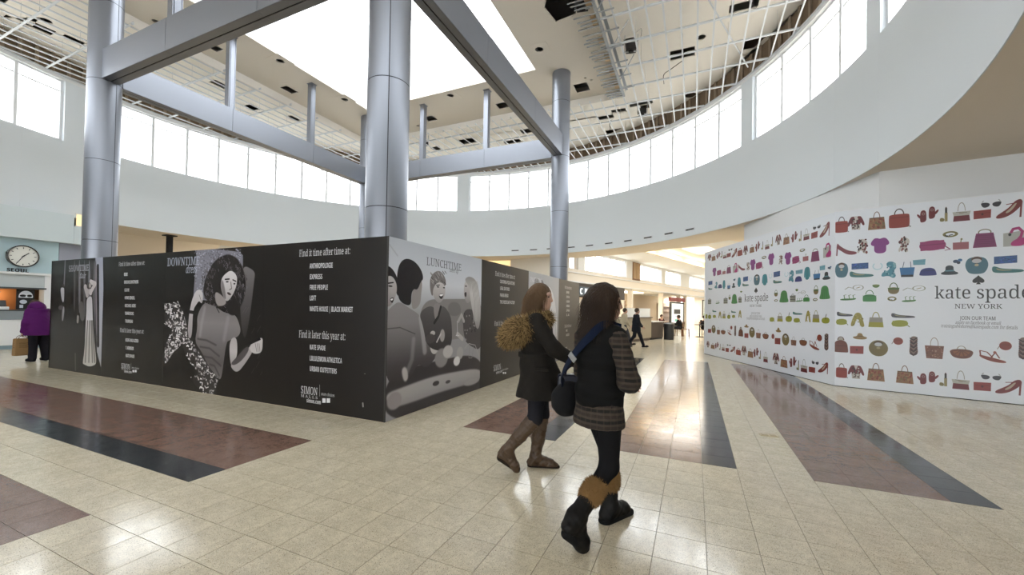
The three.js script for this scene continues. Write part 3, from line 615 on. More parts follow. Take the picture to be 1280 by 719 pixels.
{ // letters on the coffee shop sign
  const { sg, s, sy0, sy1 } = coffeeSign;
  const lm = S({ color: lin(.85, .88, .9), roughness: .4, emissive: lin(.8, .9, 1), emissiveIntensity: .12 });
  [['C', 721.5], ['K', 727.5], ['S', 734]].forEach(([ch, px]) => { const o = obj('letter', textG(ch, .36, .03), lm, sg); o.position.set(s(px), (sy0 + sy1) / 2, .28); });
}
// ================================================================= THINGS IN THE FAR CORRIDOR
{
  const tan = S({ color: lin(.34, .29, .21), roughness: .6 }), dkb = S({ color: lin(.10, .075, .06), roughness: .6 }), blk = S({ color: lin(.015, .016, .018), roughness: .5 }), wood = S({ color: lin(.20, .09, .04), roughness: .5 });
  const k0 = onFloor(788, 428), k1 = onFloor(814, 425), k2 = onFloor(829, 423.5);
  const kt = -Math.atan2(k1.z - k0.z, k1.x - k0.x), L = Math.hypot(k1.x - k0.x, k1.z - k0.z);
  const k = thing('kiosk', 'tan coffee kiosk counter with a frosted screen on top', 'kiosk', [k0.x, 0, k0.z], kt);
  obj('base', bx(-.6, L, 0, .12, -1.2, -.06), dkb, k); obj('front_panel', bx(-.6, L, .12, 1.16, -.14, 0), tan, k); obj('body', bx(-.6, L, .12, 1.1, -1.2, -.14), tan, k);
  obj('counter_top', bx(-.65, L + .05, 1.16, 1.2, -1.25, .05), dkb, k); obj('frosted_screen', bx(-.55, L, 1.2, 1.62, -.1, -.08), S({ color: lin(.75, .78, .78), roughness: .3 }), k); obj('screen_rail', bx(-.55, L, 1.62, 1.65, -.11, -.07), M.frame, k);
  const c = thing('counter', 'lower brown serving counter with pale top beside the kiosk', 'counter', [k1.x, 0, k1.z], -Math.atan2(k2.z - k1.z, k2.x - k1.x)), L2 = Math.hypot(k2.x - k1.x, k2.z - k1.z);
  obj('base', bx(.04, L2, 0, .1, -.7, -.04), blk, c); obj('front', bx(.04, L2, .1, .92, -.7, 0), dkb, c); obj('top', bx(.02, L2 + .12, .92, .97, -.75, .08), S({ color: lin(.6, .58, .54), roughness: .3 }), c);
  const tq = onFloor(836, 424.5), tr = thing('trash_bin', 'round black trash bin at the end of the serving counter', 'trash bin', [tq.x, 0, tq.z]);
  obj('drum', new THREE.LatheGeometry([[0, 0], [.25, 0], [.26, .04], [.26, .8], [.28, .82], [.28, .88], [.2, .92], [0, .92]].map(([a, b]) => new THREE.Vector2(a, b)), 28), blk, tr); obj('rim', new THREE.TorusGeometry(.27, .015, 8, 28).rotateX(Math.PI / 2).translate(0, .86, 0), M.steel, tr);
  // chairs
  const proto = thing('wooden_chair', 'empty wooden cafe chair between the bin and the bright shop', 'chair', [0, 0, 0], 0, 'wooden cafe chairs');
  obj('seat', new RoundedBoxGeometry(.44, .04, .44, 2, .015).translate(0, .45, 0), wood, proto);
  for (const [x, z] of [[-.19, -.19], [.19, -.19], [-.19, .19], [.19, .19]]) obj('leg', bar([x, 0, z], [x * .95, .44, z * .95], .035, .035), wood, proto);
  obj('back_post', bar([-.2, .44, -.19], [-.26, .9, -.19], .035, .03), wood, proto); obj('back_post', bar([-.2, .44, .19], [-.26, .9, .19], .035, .03), wood, proto);
  for (const y of [.62, .74, .86]) obj('back_slat', bx(-.26, -.24, y - .03, y + .03, -.18, .18), wood, proto);
  const chairAt = (px, py, turn, label) => { const q = onFloor(px, py), o = label ? proto.clone() : proto; if (label) { o.name = numbered('wooden_chair'); o.userData = { ...proto.userData, label }; scene.add(o); } o.position.set(q.x, 0, q.z); o.rotation.y = turn; return o; };
  const ch1 = chairAt(857, 420.5, -.1, null), ch2 = chairAt(849, 420.5, 2.9, 'wooden cafe chair under the seated person in black'), ch3 = chairAt(880, 421, 1.2, 'wooden cafe chair with the person at the far cafe table');
  const tb = onFloor(874.5, 421.3), ta = thing('cafe_table', 'small dark cafe table by the end of the printed hoarding', 'table', [tb.x, 0, tb.z]);
  obj('top', cyl(.33, .33, .03, 0, .73, 0, 24), blk, ta); obj('stem', cyl(.03, .03, .7, 0, .03, 0, 12), blk, ta); obj('foot', cyl(.25, .22, .03, 0, 0, 0, 24), blk, ta);
  // poster stand
  const w = (px, h) => { const [s_] = W1p(px, 380); return V(W1.x + 7.53 / 27.3 * s_, h, W1.z - 26.24 / 27.3 * s_); };
  const pa = w(829, 0), pd = thing('poster_display', 'tall white poster display under a dark red header', 'poster display', [pa.x + .5, 0, pa.z + .14], W1.turn);
  const sw = W1p(846.5, 390)[0] - W1p(829, 390)[0];
  const pt = canvasTex(256, 384, (x) => { x.fillStyle = '#dfe6ee'; x.fillRect(0, 0, 256, 384); x.fillStyle = '#15181c'; x.fillRect(50, 110, 140, 90); x.fillStyle = '#5b7fb0'; x.font = 'bold 40px sans-serif'; x.fillText('DAILY', 66, 254); x.fillStyle = '#4fa890'; x.fillRect(70, 300, 110, 40); });
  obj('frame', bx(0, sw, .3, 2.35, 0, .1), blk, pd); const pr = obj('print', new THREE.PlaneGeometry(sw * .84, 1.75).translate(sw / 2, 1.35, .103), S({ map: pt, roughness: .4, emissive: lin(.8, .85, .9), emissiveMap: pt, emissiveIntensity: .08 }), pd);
  obj('header', bx(-.15, sw + .15, 2.4, 2.75, -.02, .14), S({ color: lin(.18, .03, .03), roughness: .6 }), pd); obj('foot', bx(0, sw, 0, .3, 0, .08), blk, pd);
  const fa = w(874, 0), fp = thing('shop_poster', 'bright shop poster with yellow figures in a dark frame', 'poster', [fa.x + .3, 0, fa.z + .1], W1.turn);
  const ft = canvasTex(192, 256, (x) => { x.fillStyle = '#e8efe8'; x.fillRect(0, 0, 192, 256); for (const [a, b, cc] of [[60, 90, '#2b2320'], [120, 110, '#2b2320']]) { x.fillStyle = cc; x.beginPath(); x.arc(a, b, 14, 0, 7); x.fill(); x.fillStyle = '#d9c23a'; x.beginPath(); x.ellipse(a, b + 50, 24, 36, 0, 0, 7); x.fill(); } x.fillStyle = '#7da84f'; x.fillRect(10, 200, 172, 40); });
  const fw = W1p(886, 390)[0] - W1p(874, 390)[0];
  obj('frame', bx(-.1, fw + .1, .9, 2.8, 0, .06), blk, fp); obj('print', new THREE.PlaneGeometry(fw * .94, 1.7).translate(fw / 2, 1.85, .063), S({ map: ft, roughness: .4 }), fp);
}
// ================================================================= PRINTED STORE HOARDING
const KA = [0.33, -16.38], KC = [2.70, -10.60], KB = [8.2, -9.11], KH = 3.66;
{
  // bulkhead wall behind the hoarding
  const w = struct('wall_store', 'white store bulkhead wall above the printed hoarding', 'wall');
  obj('wall_piece', wallBox(1.53, -15.9, 3.5, -10.85, 0, Y1, .25), M.white, w);
  obj('wall_piece', wallBox(3.5, -10.85, 9.4, -9.88, 0, Y1, .25), M.white, w);
  obj('wall_piece', wallBox(2.6, -20.5, 1.53, -15.9, 0, Y1, .25), M.cream, w);
  obj('wall_piece', wallBox(9.4, -9.88, 16, -5.5, 0, Y1, .25), M.white, w);
}
// flat print: little drawings of goods, in a unit square centred on 0 (y down)
const inkTone = (h) => h && h.length === 7 && h[0] === '#' ? '#' + [1, 3, 5].map((i) => Math.round(parseInt(h.slice(i, i + 2), 16) * .76).toString(16).padStart(2, '0')).join('') : h;   // vinyl ink is deeper than the screen tones below
const goods = (c) => {
  const P = (pts, f) => { c.beginPath(); pts.forEach(([x, y], i) => (i ? c.lineTo(x, y) : c.moveTo(x, y))); c.closePath(); c.fillStyle = inkTone(f); c.fill(); };
  const Q = (pts, f) => { c.beginPath(); const n = pts.length; for (let i = 0; i < n; i++) { const a = pts[i], b = pts[(i + 1) % n]; const mx = (a[0] + b[0]) / 2, my = (a[1] + b[1]) / 2; i ? c.quadraticCurveTo(a[0], a[1], mx, my) : c.moveTo(mx, my); } const a = pts[0], b = pts[1]; c.quadraticCurveTo(a[0], a[1], (a[0] + b[0]) / 2, (a[1] + b[1]) / 2); c.fillStyle = inkTone(f); c.fill(); };
  const E = (x, y, rx, ry, f, s, w) => { c.beginPath(); c.ellipse(x, y, rx, ry, 0, 0, 7); if (f) { c.fillStyle = inkTone(f); c.fill(); } if (s) { c.strokeStyle = inkTone(s); c.lineWidth = w; c.stroke(); } };
  const A = (x, y, rx, ry, s, w) => { c.beginPath(); c.ellipse(x, y, rx, ry, 0, Math.PI, 2 * Math.PI); c.strokeStyle = inkTone(s); c.lineWidth = w; c.stroke(); };
  const L = (pts, s, w) => { c.beginPath(); pts.forEach(([x, y], i) => (i ? c.lineTo(x, y) : c.moveTo(x, y))); c.strokeStyle = inkTone(s); c.lineWidth = w; c.stroke(); };
  const R_ = (x, y, w, h, f) => { c.fillStyle = inkTone(f); c.fillRect(x, y, w, h); };
  const spots = (n, x, y, w, h, r, cols) => { for (let i = 0; i < n; i++) E(x + rnd() * w, y + rnd() * h, r * (.5 + rnd()), r * (.5 + rnd()), cols[i % cols.length]); };
  return {
    satchel(k = '#a83c2e') { A(0, -.2, .22, .28, '#3a2220', .05); Q([[-.5, -.1], [-.45, -.22], [.45, -.22], [.5, -.1], [.5, .4], [.46, .5], [-.46, .5], [-.5, .4]], k); R_(-.46, -.06, .92, .03, '#7d271c'); L([[.42, .42], [.56, .46], [.5, .5]], '#555', .03); },
    cardigan() { Q([[-.18, -.5], [-.3, -.45], [-.5, .15], [-.38, .25], [-.24, -.1], [-.24, .48], [.24, .48], [.24, -.1], [.38, .25], [.5, .15], [.3, -.45], [.18, -.5]], '#7c2630'); P([[-.23, .1], [.23, .1], [.23, .48], [-.23, .48]], '#d8cfc4'); spots(34, -.2, -.3, .4, .75, .045, ['#4a1a20', '#efe6dc', '#2c1a1a']); P([[-.12, -.5], [0, -.15], [.12, -.5]], '#f0e9e4'); },
    tote() { A(0, -.14, .18, .36, '#7b4a32', .04); P([[-.42, -.16], [.42, -.16], [.5, .5], [-.5, .5]], '#a5764c'); spots(40, -.42, -.1, .84, .55, .05, ['#9b4030', '#7d6a3e', '#b98a5c', '#8e3a2c']); L([[-.42, -.16], [.42, -.16]], '#6b4a30', .05); },
    mittens() { const m = (x, y, s) => Q([[x - .16, y + .3], [x - .16, y - .1], [x - .12, y - .34], [x + .02, y - .4], [x + .13, y - .3], [x + .15, y - .05], [x + .15, y + .34], [x - .1, y + .4]], '#7d1f26') || Q([[x + s * .1, y], [x + s * .3, y - .2], [x + s * .32, y - .06], [x + s * .14, y + .18]], '#7d1f26'); m(-.22, .1, -1); m(.2, -.08, 1); E(-.22, -.05, .06, .07, null, '#d9c9c0', .02); E(.2, -.25, .06, .07, null, '#d9c9c0', .02); },
    lipstick() { R_(.02, -.1, .3, .6, '#a3935e'); R_(.06, -.42, .22, .34, '#2b2722'); Q([[.06, -.4], [.17, -.54], [.28, -.4]], '#4a1418'); Q([[-.5, .36], [-.4, .22], [0, .28], [0, .5], [-.45, .5]], '#93864f'); R_(.1, -.1, .05, .6, '#d6c992'); },
    wtote() { A(0, -.05, .2, .45, '#bdb9ae', .04); P([[-.5, -.02], [.5, -.02], [.42, .22], [-.42, .22]], '#dcd9cf'); P([[-.42, .2], [.42, .2], [.46, .5], [-.46, .5]], '#7d2530'); L([[-.3, .0], [.3, .05]], '#8f8c82', .03); E(0, .06, .14, .04, '#b9b39d'); },
    clutch(k = '#a33a34') { P([[-.5, -.44], [.5, -.5], [.48, .46], [-.5, .5]], k); E(0, 0, .07, .12, '#5b1a1a'); L([[-.5, -.1], [.48, -.14]], 'rgba(0,0,0,.25)', .04); },
    sung() { Q([[-.5, -.3], [-.05, -.18], [-.08, .35], [-.36, .5], [-.48, .1]], '#3a3a42'); Q([[.5, -.3], [.05, -.18], [.08, .35], [.36, .5], [.48, .1]], '#3a3a42'); L([[-.44, -.3], [-.36, -.55]], '#888', .05); L([[.44, -.3], [.36, -.55]], '#888', .05); },
    heel(k = '#8a2b2b') { Q([[-.5, .34], [-.2, .1], [.02, -.1], [.2, -.4], [.42, -.5], [.5, -.3], [.4, -.05], [.1, .3], [-.2, .48], [-.5, .5]], k); L([[.44, -.35], [.4, .5]], k, .07); Q([[-.16, .18], [.02, .0], [.2, -.28], [.3, -.3], [.1, .1], [-.1, .26]], '#d9c8ae'); L([[-.12, -.24], [.3, -.3]], k, .04); },
    pump() { Q([[-.46, -.5], [-.3, -.2], [.1, .18], [.5, .26], [.5, .46], [.06, .48], [-.3, .1], [-.42, .0]], '#93404c'); L([[-.43, -.3], [-.46, .5]], '#93404c', .06); },
    dots() { Q([[-.3, -.4], [0, -.5], [.4, -.36], [.5, -.1], [.2, .1], [.4, .44], [.1, .5], [-.1, .2], [-.4, .5], [-.5, .3], [-.2, 0]], '#e9e1d8'); spots(26, -.42, -.45, .84, .9, .07, ['#5b1f24', '#2b1616', '#8a3a36']); },
    tshirt(k = '#9a3a9a') { Q([[-.16, -.48], [-.34, -.44], [-.52, -.1], [-.34, .04], [-.3, -.02], [-.3, .5], [.34, .5], [.32, -.02], [.38, .02], [.52, -.12], [.34, -.44], [.16, -.48], [0, -.4]], k); },
    bag(k = '#b03a7c') { Q([[-.5, -.4], [.4, -.5], [.44, .4], [-.46, .5]], k); P([[-.46, -.36], [.36, -.44], [.38, .36], [-.44, .46]], k); L([[.38, .1], [.56, .42], [.38, .5]], '#8d2c60', .05); L([[-.46, -.05], [.38, -.1]], 'rgba(60,0,40,.4)', .05); },
    bangle(k = '#8c8448') { E(0, 0, .46, .36, null, k, .22); spots(8, -.4, .05, .8, .3, .07, ['#2c2a20']); },
    coin(k = '#b86a72') { R_(-.5, -.14, 1, .64, k); L([[0, -.14], [.05, -.5]], '#8c8448', .06); E(.05, -.42, .07, .08, '#8c8448'); },
    bigbag(k = '#93306e') { E(0, -.32, .26, .16, null, '#8a8460', .05); P([[-.36, -.28], [.36, -.28], [.5, .5], [-.5, .5]], k); for (let i = 0; i < 6; i++) L([[-.4, -.15 + i * .11], [.4, -.15 + i * .11]], 'rgba(60,10,50,.5)', .025); },
    flamingo() { P([[-.5, -.2], [.5, -.3], [.5, .5], [-.5, .5]], '#d3d3cc'); Q([[-.2, .5], [-.1, .2], [.5, .0], [.5, .5]], '#d0268a'); L([[.1, .25], [.3, 0], [.36, -.25], [.2, -.44], [-.05, -.4], [-.16, -.2]], '#c82a80', .13); E(-.2, -.12, .07, .08, '#222'); },
    round(k = '#4a7f93') { Q([[-.5, 0], [-.42, -.36], [-.2, -.5], [.2, -.5], [.42, -.36], [.5, 0], [.4, .36], [.24, .52], [-.24, .52], [-.4, .36]], k); Q([[-.3, -.4], [0, -.56], [.3, -.4], [0, .0]], '#59402c'); E(0, -.26, .2, .13, '#e6e8ea'); E(0, -.02, .09, .08, '#d8c9a8'); },
    bclutch(k = '#2a5fa0') { P([[-.5, -.44], [.5, -.5], [.5, .42], [-.5, .5]], k); spots(30, -.45, -.4, .9, .8, .06, ['#35a', '#2d78b4', '#1f4a86']); },
    flat(k = '#3f8583') { Q([[-.5, -.4], [-.4, -.5], [-.2, -.1], [.3, .0], [.5, .12], [.5, .4], [.2, .5], [-.4, .48], [-.5, .2]], k); Q([[-.4, -.28], [-.2, .02], [.16, .08], [.1, .18], [-.3, .16]], '#b9b488'); },
    necklace() { c.beginPath(); c.ellipse(0, 0, .44, .42, 0, -.9, 4.0); c.strokeStyle = '#a9c6cf'; c.lineWidth = .12; c.stroke(); },
    bscarf() { Q([[-.1, -.5], [.4, -.46], [.5, -.1], [.2, .1], [.5, .3], [.3, .5], [0, .3], [-.5, .4], [-.4, .1], [-.05, .05], [.1, -.15], [-.15, -.2]], '#4f9fb5'); spots(18, -.3, -.4, .7, .8, .06, ['#9ad0dc', '#2d7f9a']); },
    btote(k = '#2a7fc0') { L([[-.3, -.1], [-.2, -.5]], '#2a4a66', .04); L([[.25, -.1], [.22, -.5]], '#2a4a66', .04); P([[-.5, -.12], [.5, -.12], [.4, .5], [-.4, .5]], k); R_(-.4, .36, .8, .14, '#1a2633'); },
    pouch() { P([[-.5, -.4], [.5, -.5], [.46, .5], [-.46, .5]], '#7fc0d4'); L([[-.46, -.1], [.46, -.16]], '#5aa0b8', .06); },
    navy() { Q([[-.36, -.45], [.36, -.5], [.5, .3], [.48, .5], [-.48, .5], [-.5, .3]], '#1f2f86'); L([[-.4, -.1], [.4, -.14]], '#141d56', .08); },
    flower() { E(-.2, 0, .28, .3, '#27486e'); E(.25, -.2, .24, .26, '#3a78b0'); E(.1, .25, .2, .24, '#1b2f4c'); },
    hat(k = '#1d2f3c') { Q([[-.5, .3], [-.2, .1], [-.22, -.4], [0, -.52], [.22, -.4], [.2, .1], [.5, .3], [.36, .5], [-.36, .5]], k); R_(-.24, .0, .48, .14, '#6aa0ac'); },
    sunhat(k = '#a8874c') { Q([[-.5, .1], [-.18, .0], [-.14, -.5], [.14, -.5], [.2, .0], [.5, .12], [.4, .44], [0, .5], [-.4, .42]], k); R_(-.16, -.08, .34, .1, '#6a5230'); },
    coat(k = '#3fa0b0') { Q([[-.14, -.5], [-.36, -.4], [-.46, .3], [-.3, .34], [-.26, -.1], [-.32, .5], [.32, .5], [.26, -.1], [.3, .34], [.46, .3], [.36, -.4], [.14, -.5]], k); L([[0, -.4], [0, .5]], 'rgba(0,40,40,.5)', .04); },
    gdress() { Q([[-.16, -.5], [-.34, -.3], [-.36, .1], [-.5, .4], [-.4, .5], [.4, .5], [.5, .4], [.36, .1], [.34, -.3], [.16, -.5]], '#53a45e'); for (const x of [-.2, 0, .2]) L([[x * .6, -.3], [x, .48]], '#2f7a3e', .03); },
    stripes() { A(0, -.3, .2, .2, '#222', .05); R_(-.5, -.32, 1, .82, '#d8d8c8'); for (let i = 0; i < 4; i++) R_(-.5, -.3 + i * .2, 1, .11, '#22301f'); },
    glasses() { E(.2, 0, .26, .4, null, '#b9bfae', .06); L([[-.06, .1], [-.3, -.1], [-.5, .3]], '#b9bfae', .06); L([[.1, .1], [.3, -.1]], '#b9b08c', .08); },
    sandals() { Q([[-.5, .3], [-.2, .2], [.3, .2], [.5, .1], [.5, .36], [.1, .5], [-.48, .5]], '#4f8a45'); for (const x of [-.2, .1, .36]) L([[x, .3], [x - .05, -.3], [x + .1, -.4]], '#5b8f4e', .05); },
    rsandals() { Q([[-.5, -.1], [-.3, .0], [.2, .2], [.5, .36], [.46, .5], [0, .46], [-.44, .14]], '#9a4230'); L([[-.44, -.05], [-.46, -.4], [-.2, -.3], [0, .1]], '#8a3626', .05); L([[-.05, .1], [.1, -.3], [.25, .15]], '#8a3626', .05); E(.08, -.3, .06, .1, '#b05a44'); },
    melon() { Q([[-.5, -.5], [.5, -.5], [.3, .4], [0, .55], [-.3, .4]], '#5b8a3c'); Q([[-.4, -.5], [.4, -.5], [.2, .1], [-.2, .1]], '#8a9a4c'); },
    gbag(k = '#3f9a4a') { A(0, -.1, .28, .34, '#2f7a3c', .05); Q([[-.5, -.1], [.5, -.1], [.5, .46], [.46, .5], [-.46, .5], [-.5, .46]], k); L([[-.5, .02], [.5, .02]], '#256a32', .04); },
    basket() { A(0, -.05, .3, .44, '#4f6a30', .07); Q([[-.5, -.1], [.5, -.1], [.36, .5], [-.36, .5]], '#8d7a44'); P([[-.46, -.06], [.46, -.06], [.42, .12], [-.42, .12]], '#5d7a36'); },
    yscarf() { Q([[-.5, .4], [-.3, -.2], [-.1, -.5], [.24, -.46], [.4, .1], [.5, .5], [.2, .5], [.06, -.1], [-.1, 0], [-.2, .4], [-.4, .5]], '#b3a64a'); spots(16, -.4, -.3, .8, .7, .04, ['#8d8336', '#d2c878']); },
    ytote() { A(0, -.1, .22, .38, '#a8a23c', .05); P([[-.42, -.14], [.42, -.14], [.46, .2], [-.46, .2]], '#b5b0a4'); P([[-.46, .18], [.46, .18], [.5, .5], [-.5, .5]], '#b8b338'); },
    ywallet() { Q([[-.5, -.44], [.46, -.5], [.5, .4], [-.5, .5]], '#a9b02e'); P([[-.44, -.36], [.4, -.4], [.42, .3], [-.44, .4]], '#b0b634'); L([[.44, .2], [.58, .46]], '#6a6a30', .06); },
    ybag() { Q([[-.5, -.1], [.5, -.16], [.5, .5], [-.5, .5]], '#a8ae26'); L([[0, -.14], [.1, -.5]], '#4a4a20', .08); E(0, .0, .06, .07, '#5a5a20'); },
    brownbag() { A(0, -.26, .2, .2, '#6a4a30', .06); E(0, -.3, .16, .1, '#c9c0b0'); Q([[-.4, -.26], [.4, -.26], [.5, .44], [.46, .5], [-.46, .5], [-.5, .44]], '#7a3a22'); L([[-.44, .1], [.44, .1]], '#5a2816', .03); },
    dress() { Q([[-.3, -.5], [.4, -.5], [.3, -.1], [.44, .5], [-.44, .5], [-.3, -.1]], '#8d7468'); for (let i = 0; i < 9; i++) L([[-.34, -.4 + i * .1], [0, -.3 + i * .1 + (i % 2) * .08], [.34, -.44 + i * .1]], i % 2 ? '#5a2424' : '#33201e', .06); },
    basketbag() { E(0, -.2, .2, .3, null, '#b9a89a', .035); P([[-.5, -.12], [.5, -.12], [.42, .5], [-.42, .5]], '#8d5a44'); spots(50, -.42, -.08, .84, .54, .035, ['#6a3626', '#c29a80', '#a8705a']); },
    orange() { A(0, -.18, .18, .3, '#c9c2b8', .05); Q([[-.52, -.24], [.52, -.24], [.44, .3], [.2, .5], [-.2, .5], [-.44, .3]], '#7a4226'); for (let i = 0; i < 5; i++) { const t = .45 + i * .56; P([[Math.cos(t) * .1, -.14 + Math.sin(t) * .06], [Math.cos(t - .2) * .38, -.16 + Math.sin(t - .2) * .5], [Math.cos(t + .2) * .38, -.16 + Math.sin(t + .2) * .5]], '#a05e34'); } },
    purse() { E(.05, 0, .44, .46, '#9a3a26'); L([[-.4, .1], [-.52, .4]], '#8a7a60', .05); L([[-.3, -.1], [.4, -.1]], '#7a2a1a', .05); },
    tanround() { goodsRound(); E(0, 0, .5, .5, '#83723a'); Q([[-.34, -.3], [0, -.52], [.34, -.3], [0, -.1]], '#5b4420'); E(0, -.24, .2, .12, '#e4e6e8'); E(0, -.02, .1, .07, '#b9a878'); },
  };
  function goodsRound() {}
};
{
  const mk = (a, b, items, logo) => {
    const Ln = Math.hypot(b[0] - a[0], b[1] - a[1]), W = 2048, Hh = Math.round(W * KH / Ln), sc = W / Ln;
    const at = (px, py) => { const [s, h] = onWall(px, py, a[0], a[1], b[0], b[1]); return [s * sc, (KH - h) * sc]; };
    const tex = canvasTex(W, Hh, (c) => {
      c.fillStyle = '#d6dae0'; c.fillRect(0, 0, W, Hh);
      const G = goods(c);
      for (const [type, px, py, w, h, k] of items) {
        const l = at(px - w / 2, py), r = at(px + w / 2, py), t = at(px, py - h / 2), d = at(px, py + h / 2);
        c.save(); c.translate((l[0] + r[0]) / 2, (t[1] + d[1]) / 2); c.scale(r[0] - l[0], d[1] - t[1]); c.lineJoin = 'round';
        G[type](k); c.restore();
      }
      logo(c, at, sc);
    });
    tex.anisotropy = 8;
    return [S({ map: tex, roughness: .38 }), Ln];
  };
  const spade = (c, x, y, w, h) => { c.save(); c.translate(x, y); c.scale(w, h); c.fillStyle = '#111'; c.beginPath(); c.moveTo(0, -.5); c.bezierCurveTo(.1, -.25, .5, -.1, .5, .15); c.bezierCurveTo(.5, .4, .15, .4, .06, .22); c.lineTo(.2, .5); c.lineTo(-.2, .5); c.lineTo(-.06, .22); c.bezierCurveTo(-.15, .4, -.5, .4, -.5, .15); c.bezierCurveTo(-.5, -.1, -.1, -.25, 0, -.5); c.fill(); c.restore(); };
  const fit = (c, at, str, font, x0, x1, y, hpx, col = '#1c1c20') => { // text between two pixels
    const l = at(x0, y), r = at(x1, y), hh = at(x0, y - hpx / 2)[1] - at(x0, y + hpx / 2)[1];
    c.save(); c.font = font.replace('#', '100'); const w = c.measureText(str).width; c.translate((l[0] + r[0]) / 2, (l[1] + r[1]) / 2);
    c.scale((r[0] - l[0]) / w, Math.abs(hh) / 72); c.textAlign = 'center'; c.textBaseline = 'middle'; c.fillStyle = col; c.fillText(str, 0, 0); c.restore();
  };
  const right = [['cardigan', 1070, 279, 23, 17], ['tote', 1096, 276, 22, 22], ['satchel', 1124, 273, 26, 24], ['mittens', 1160, 268, 26, 20], ['lipstick', 1180.6, 268, 12, 18], ['wtote', 1202, 265, 23, 23], ['clutch', 1228, 268, 22, 11], ['sung', 1239, 255, 26, 9], ['heel', 1262, 261, 34, 23],
    ['pump', 1058, 311, 26, 17], ['dots', 1078, 308, 14, 19], ['tshirt', 1100, 307, 24, 20], ['dots', 1130, 306, 15, 20], ['bag', 1167, 307, 37, 14], ['bangle', 1188, 293, 17, 8], ['coin', 1201, 305, 20, 14], ['bigbag', 1231, 298, 30, 23], ['flamingo', 1268, 296, 28, 24],
    ['round', 1052, 338, 17, 18], ['bclutch', 1075, 333, 21, 8], ['flat', 1077, 343, 30, 8], ['necklace', 1097, 333, 13, 10], ['bscarf', 1111, 338, 20, 22], ['btote', 1134, 337, 19, 19], ['pouch', 1149, 328, 16, 7], ['navy', 1160, 340, 22, 10], ['flower', 1197, 327, 12, 7], ['hat', 1187, 338, 24, 12], ['round', 1221, 332, 30, 21], ['bclutch', 1257, 325, 29, 10], ['flat', 1260, 337, 40, 9],
    ['glasses', 1068, 360, 24, 8], ['sandals', 1060, 372, 20, 8], ['melon', 1095, 358, 11, 4], ['gbag', 1087, 370, 17, 15], ['basket', 1117, 361, 16, 14], ['bangle', 1115, 374, 10, 6], ['glasses', 1143, 361, 29, 8], ['sandals', 1136, 374, 18, 8],
    ['flat', 1056, 393, 20, 6, '#55555e'], ['ywallet', 1052, 403, 14, 8], ['yscarf', 1072, 400, 18, 18], ['ytote', 1095, 400, 19, 19], ['flat', 1129, 395, 30, 6, '#55555e'], ['ywallet', 1125, 405, 21, 9],
    ['brownbag', 1051, 431, 19, 20], ['sunhat', 1075, 421, 19, 8], ['clutch', 1071, 438, 17, 10], ['tanround', 1098, 436, 24, 20], ['purse', 1122, 427, 14, 10], ['dress', 1142, 433, 14, 24], ['basketbag', 1168, 436, 24, 26], ['orange', 1202, 441, 30, 16], ['rsandals', 1241, 446, 35, 16], ['purse', 1256, 433, 18, 12], ['dress', 1279, 436, 16, 27],
    ['cardigan', 1070, 466, 22, 17], ['tote', 1095, 466, 22, 22], ['tote', 1131, 469, 22, 22], ['mittens', 1160, 473, 26, 18], ['lipstick', 1180, 475, 12, 17], ['wtote', 1201, 476, 23, 23], ['clutch', 1228, 484, 22, 11], ['sung', 1239, 472, 26, 8], ['heel', 1261, 484, 34, 20]];
  const row = (s) => s.trim().split('\n').flatMap((l) => l.trim().split(';').map((e) => { const [t, x, y, w, h] = e.trim().split(' '); return [t, +x, +y, +w, +h]; }));
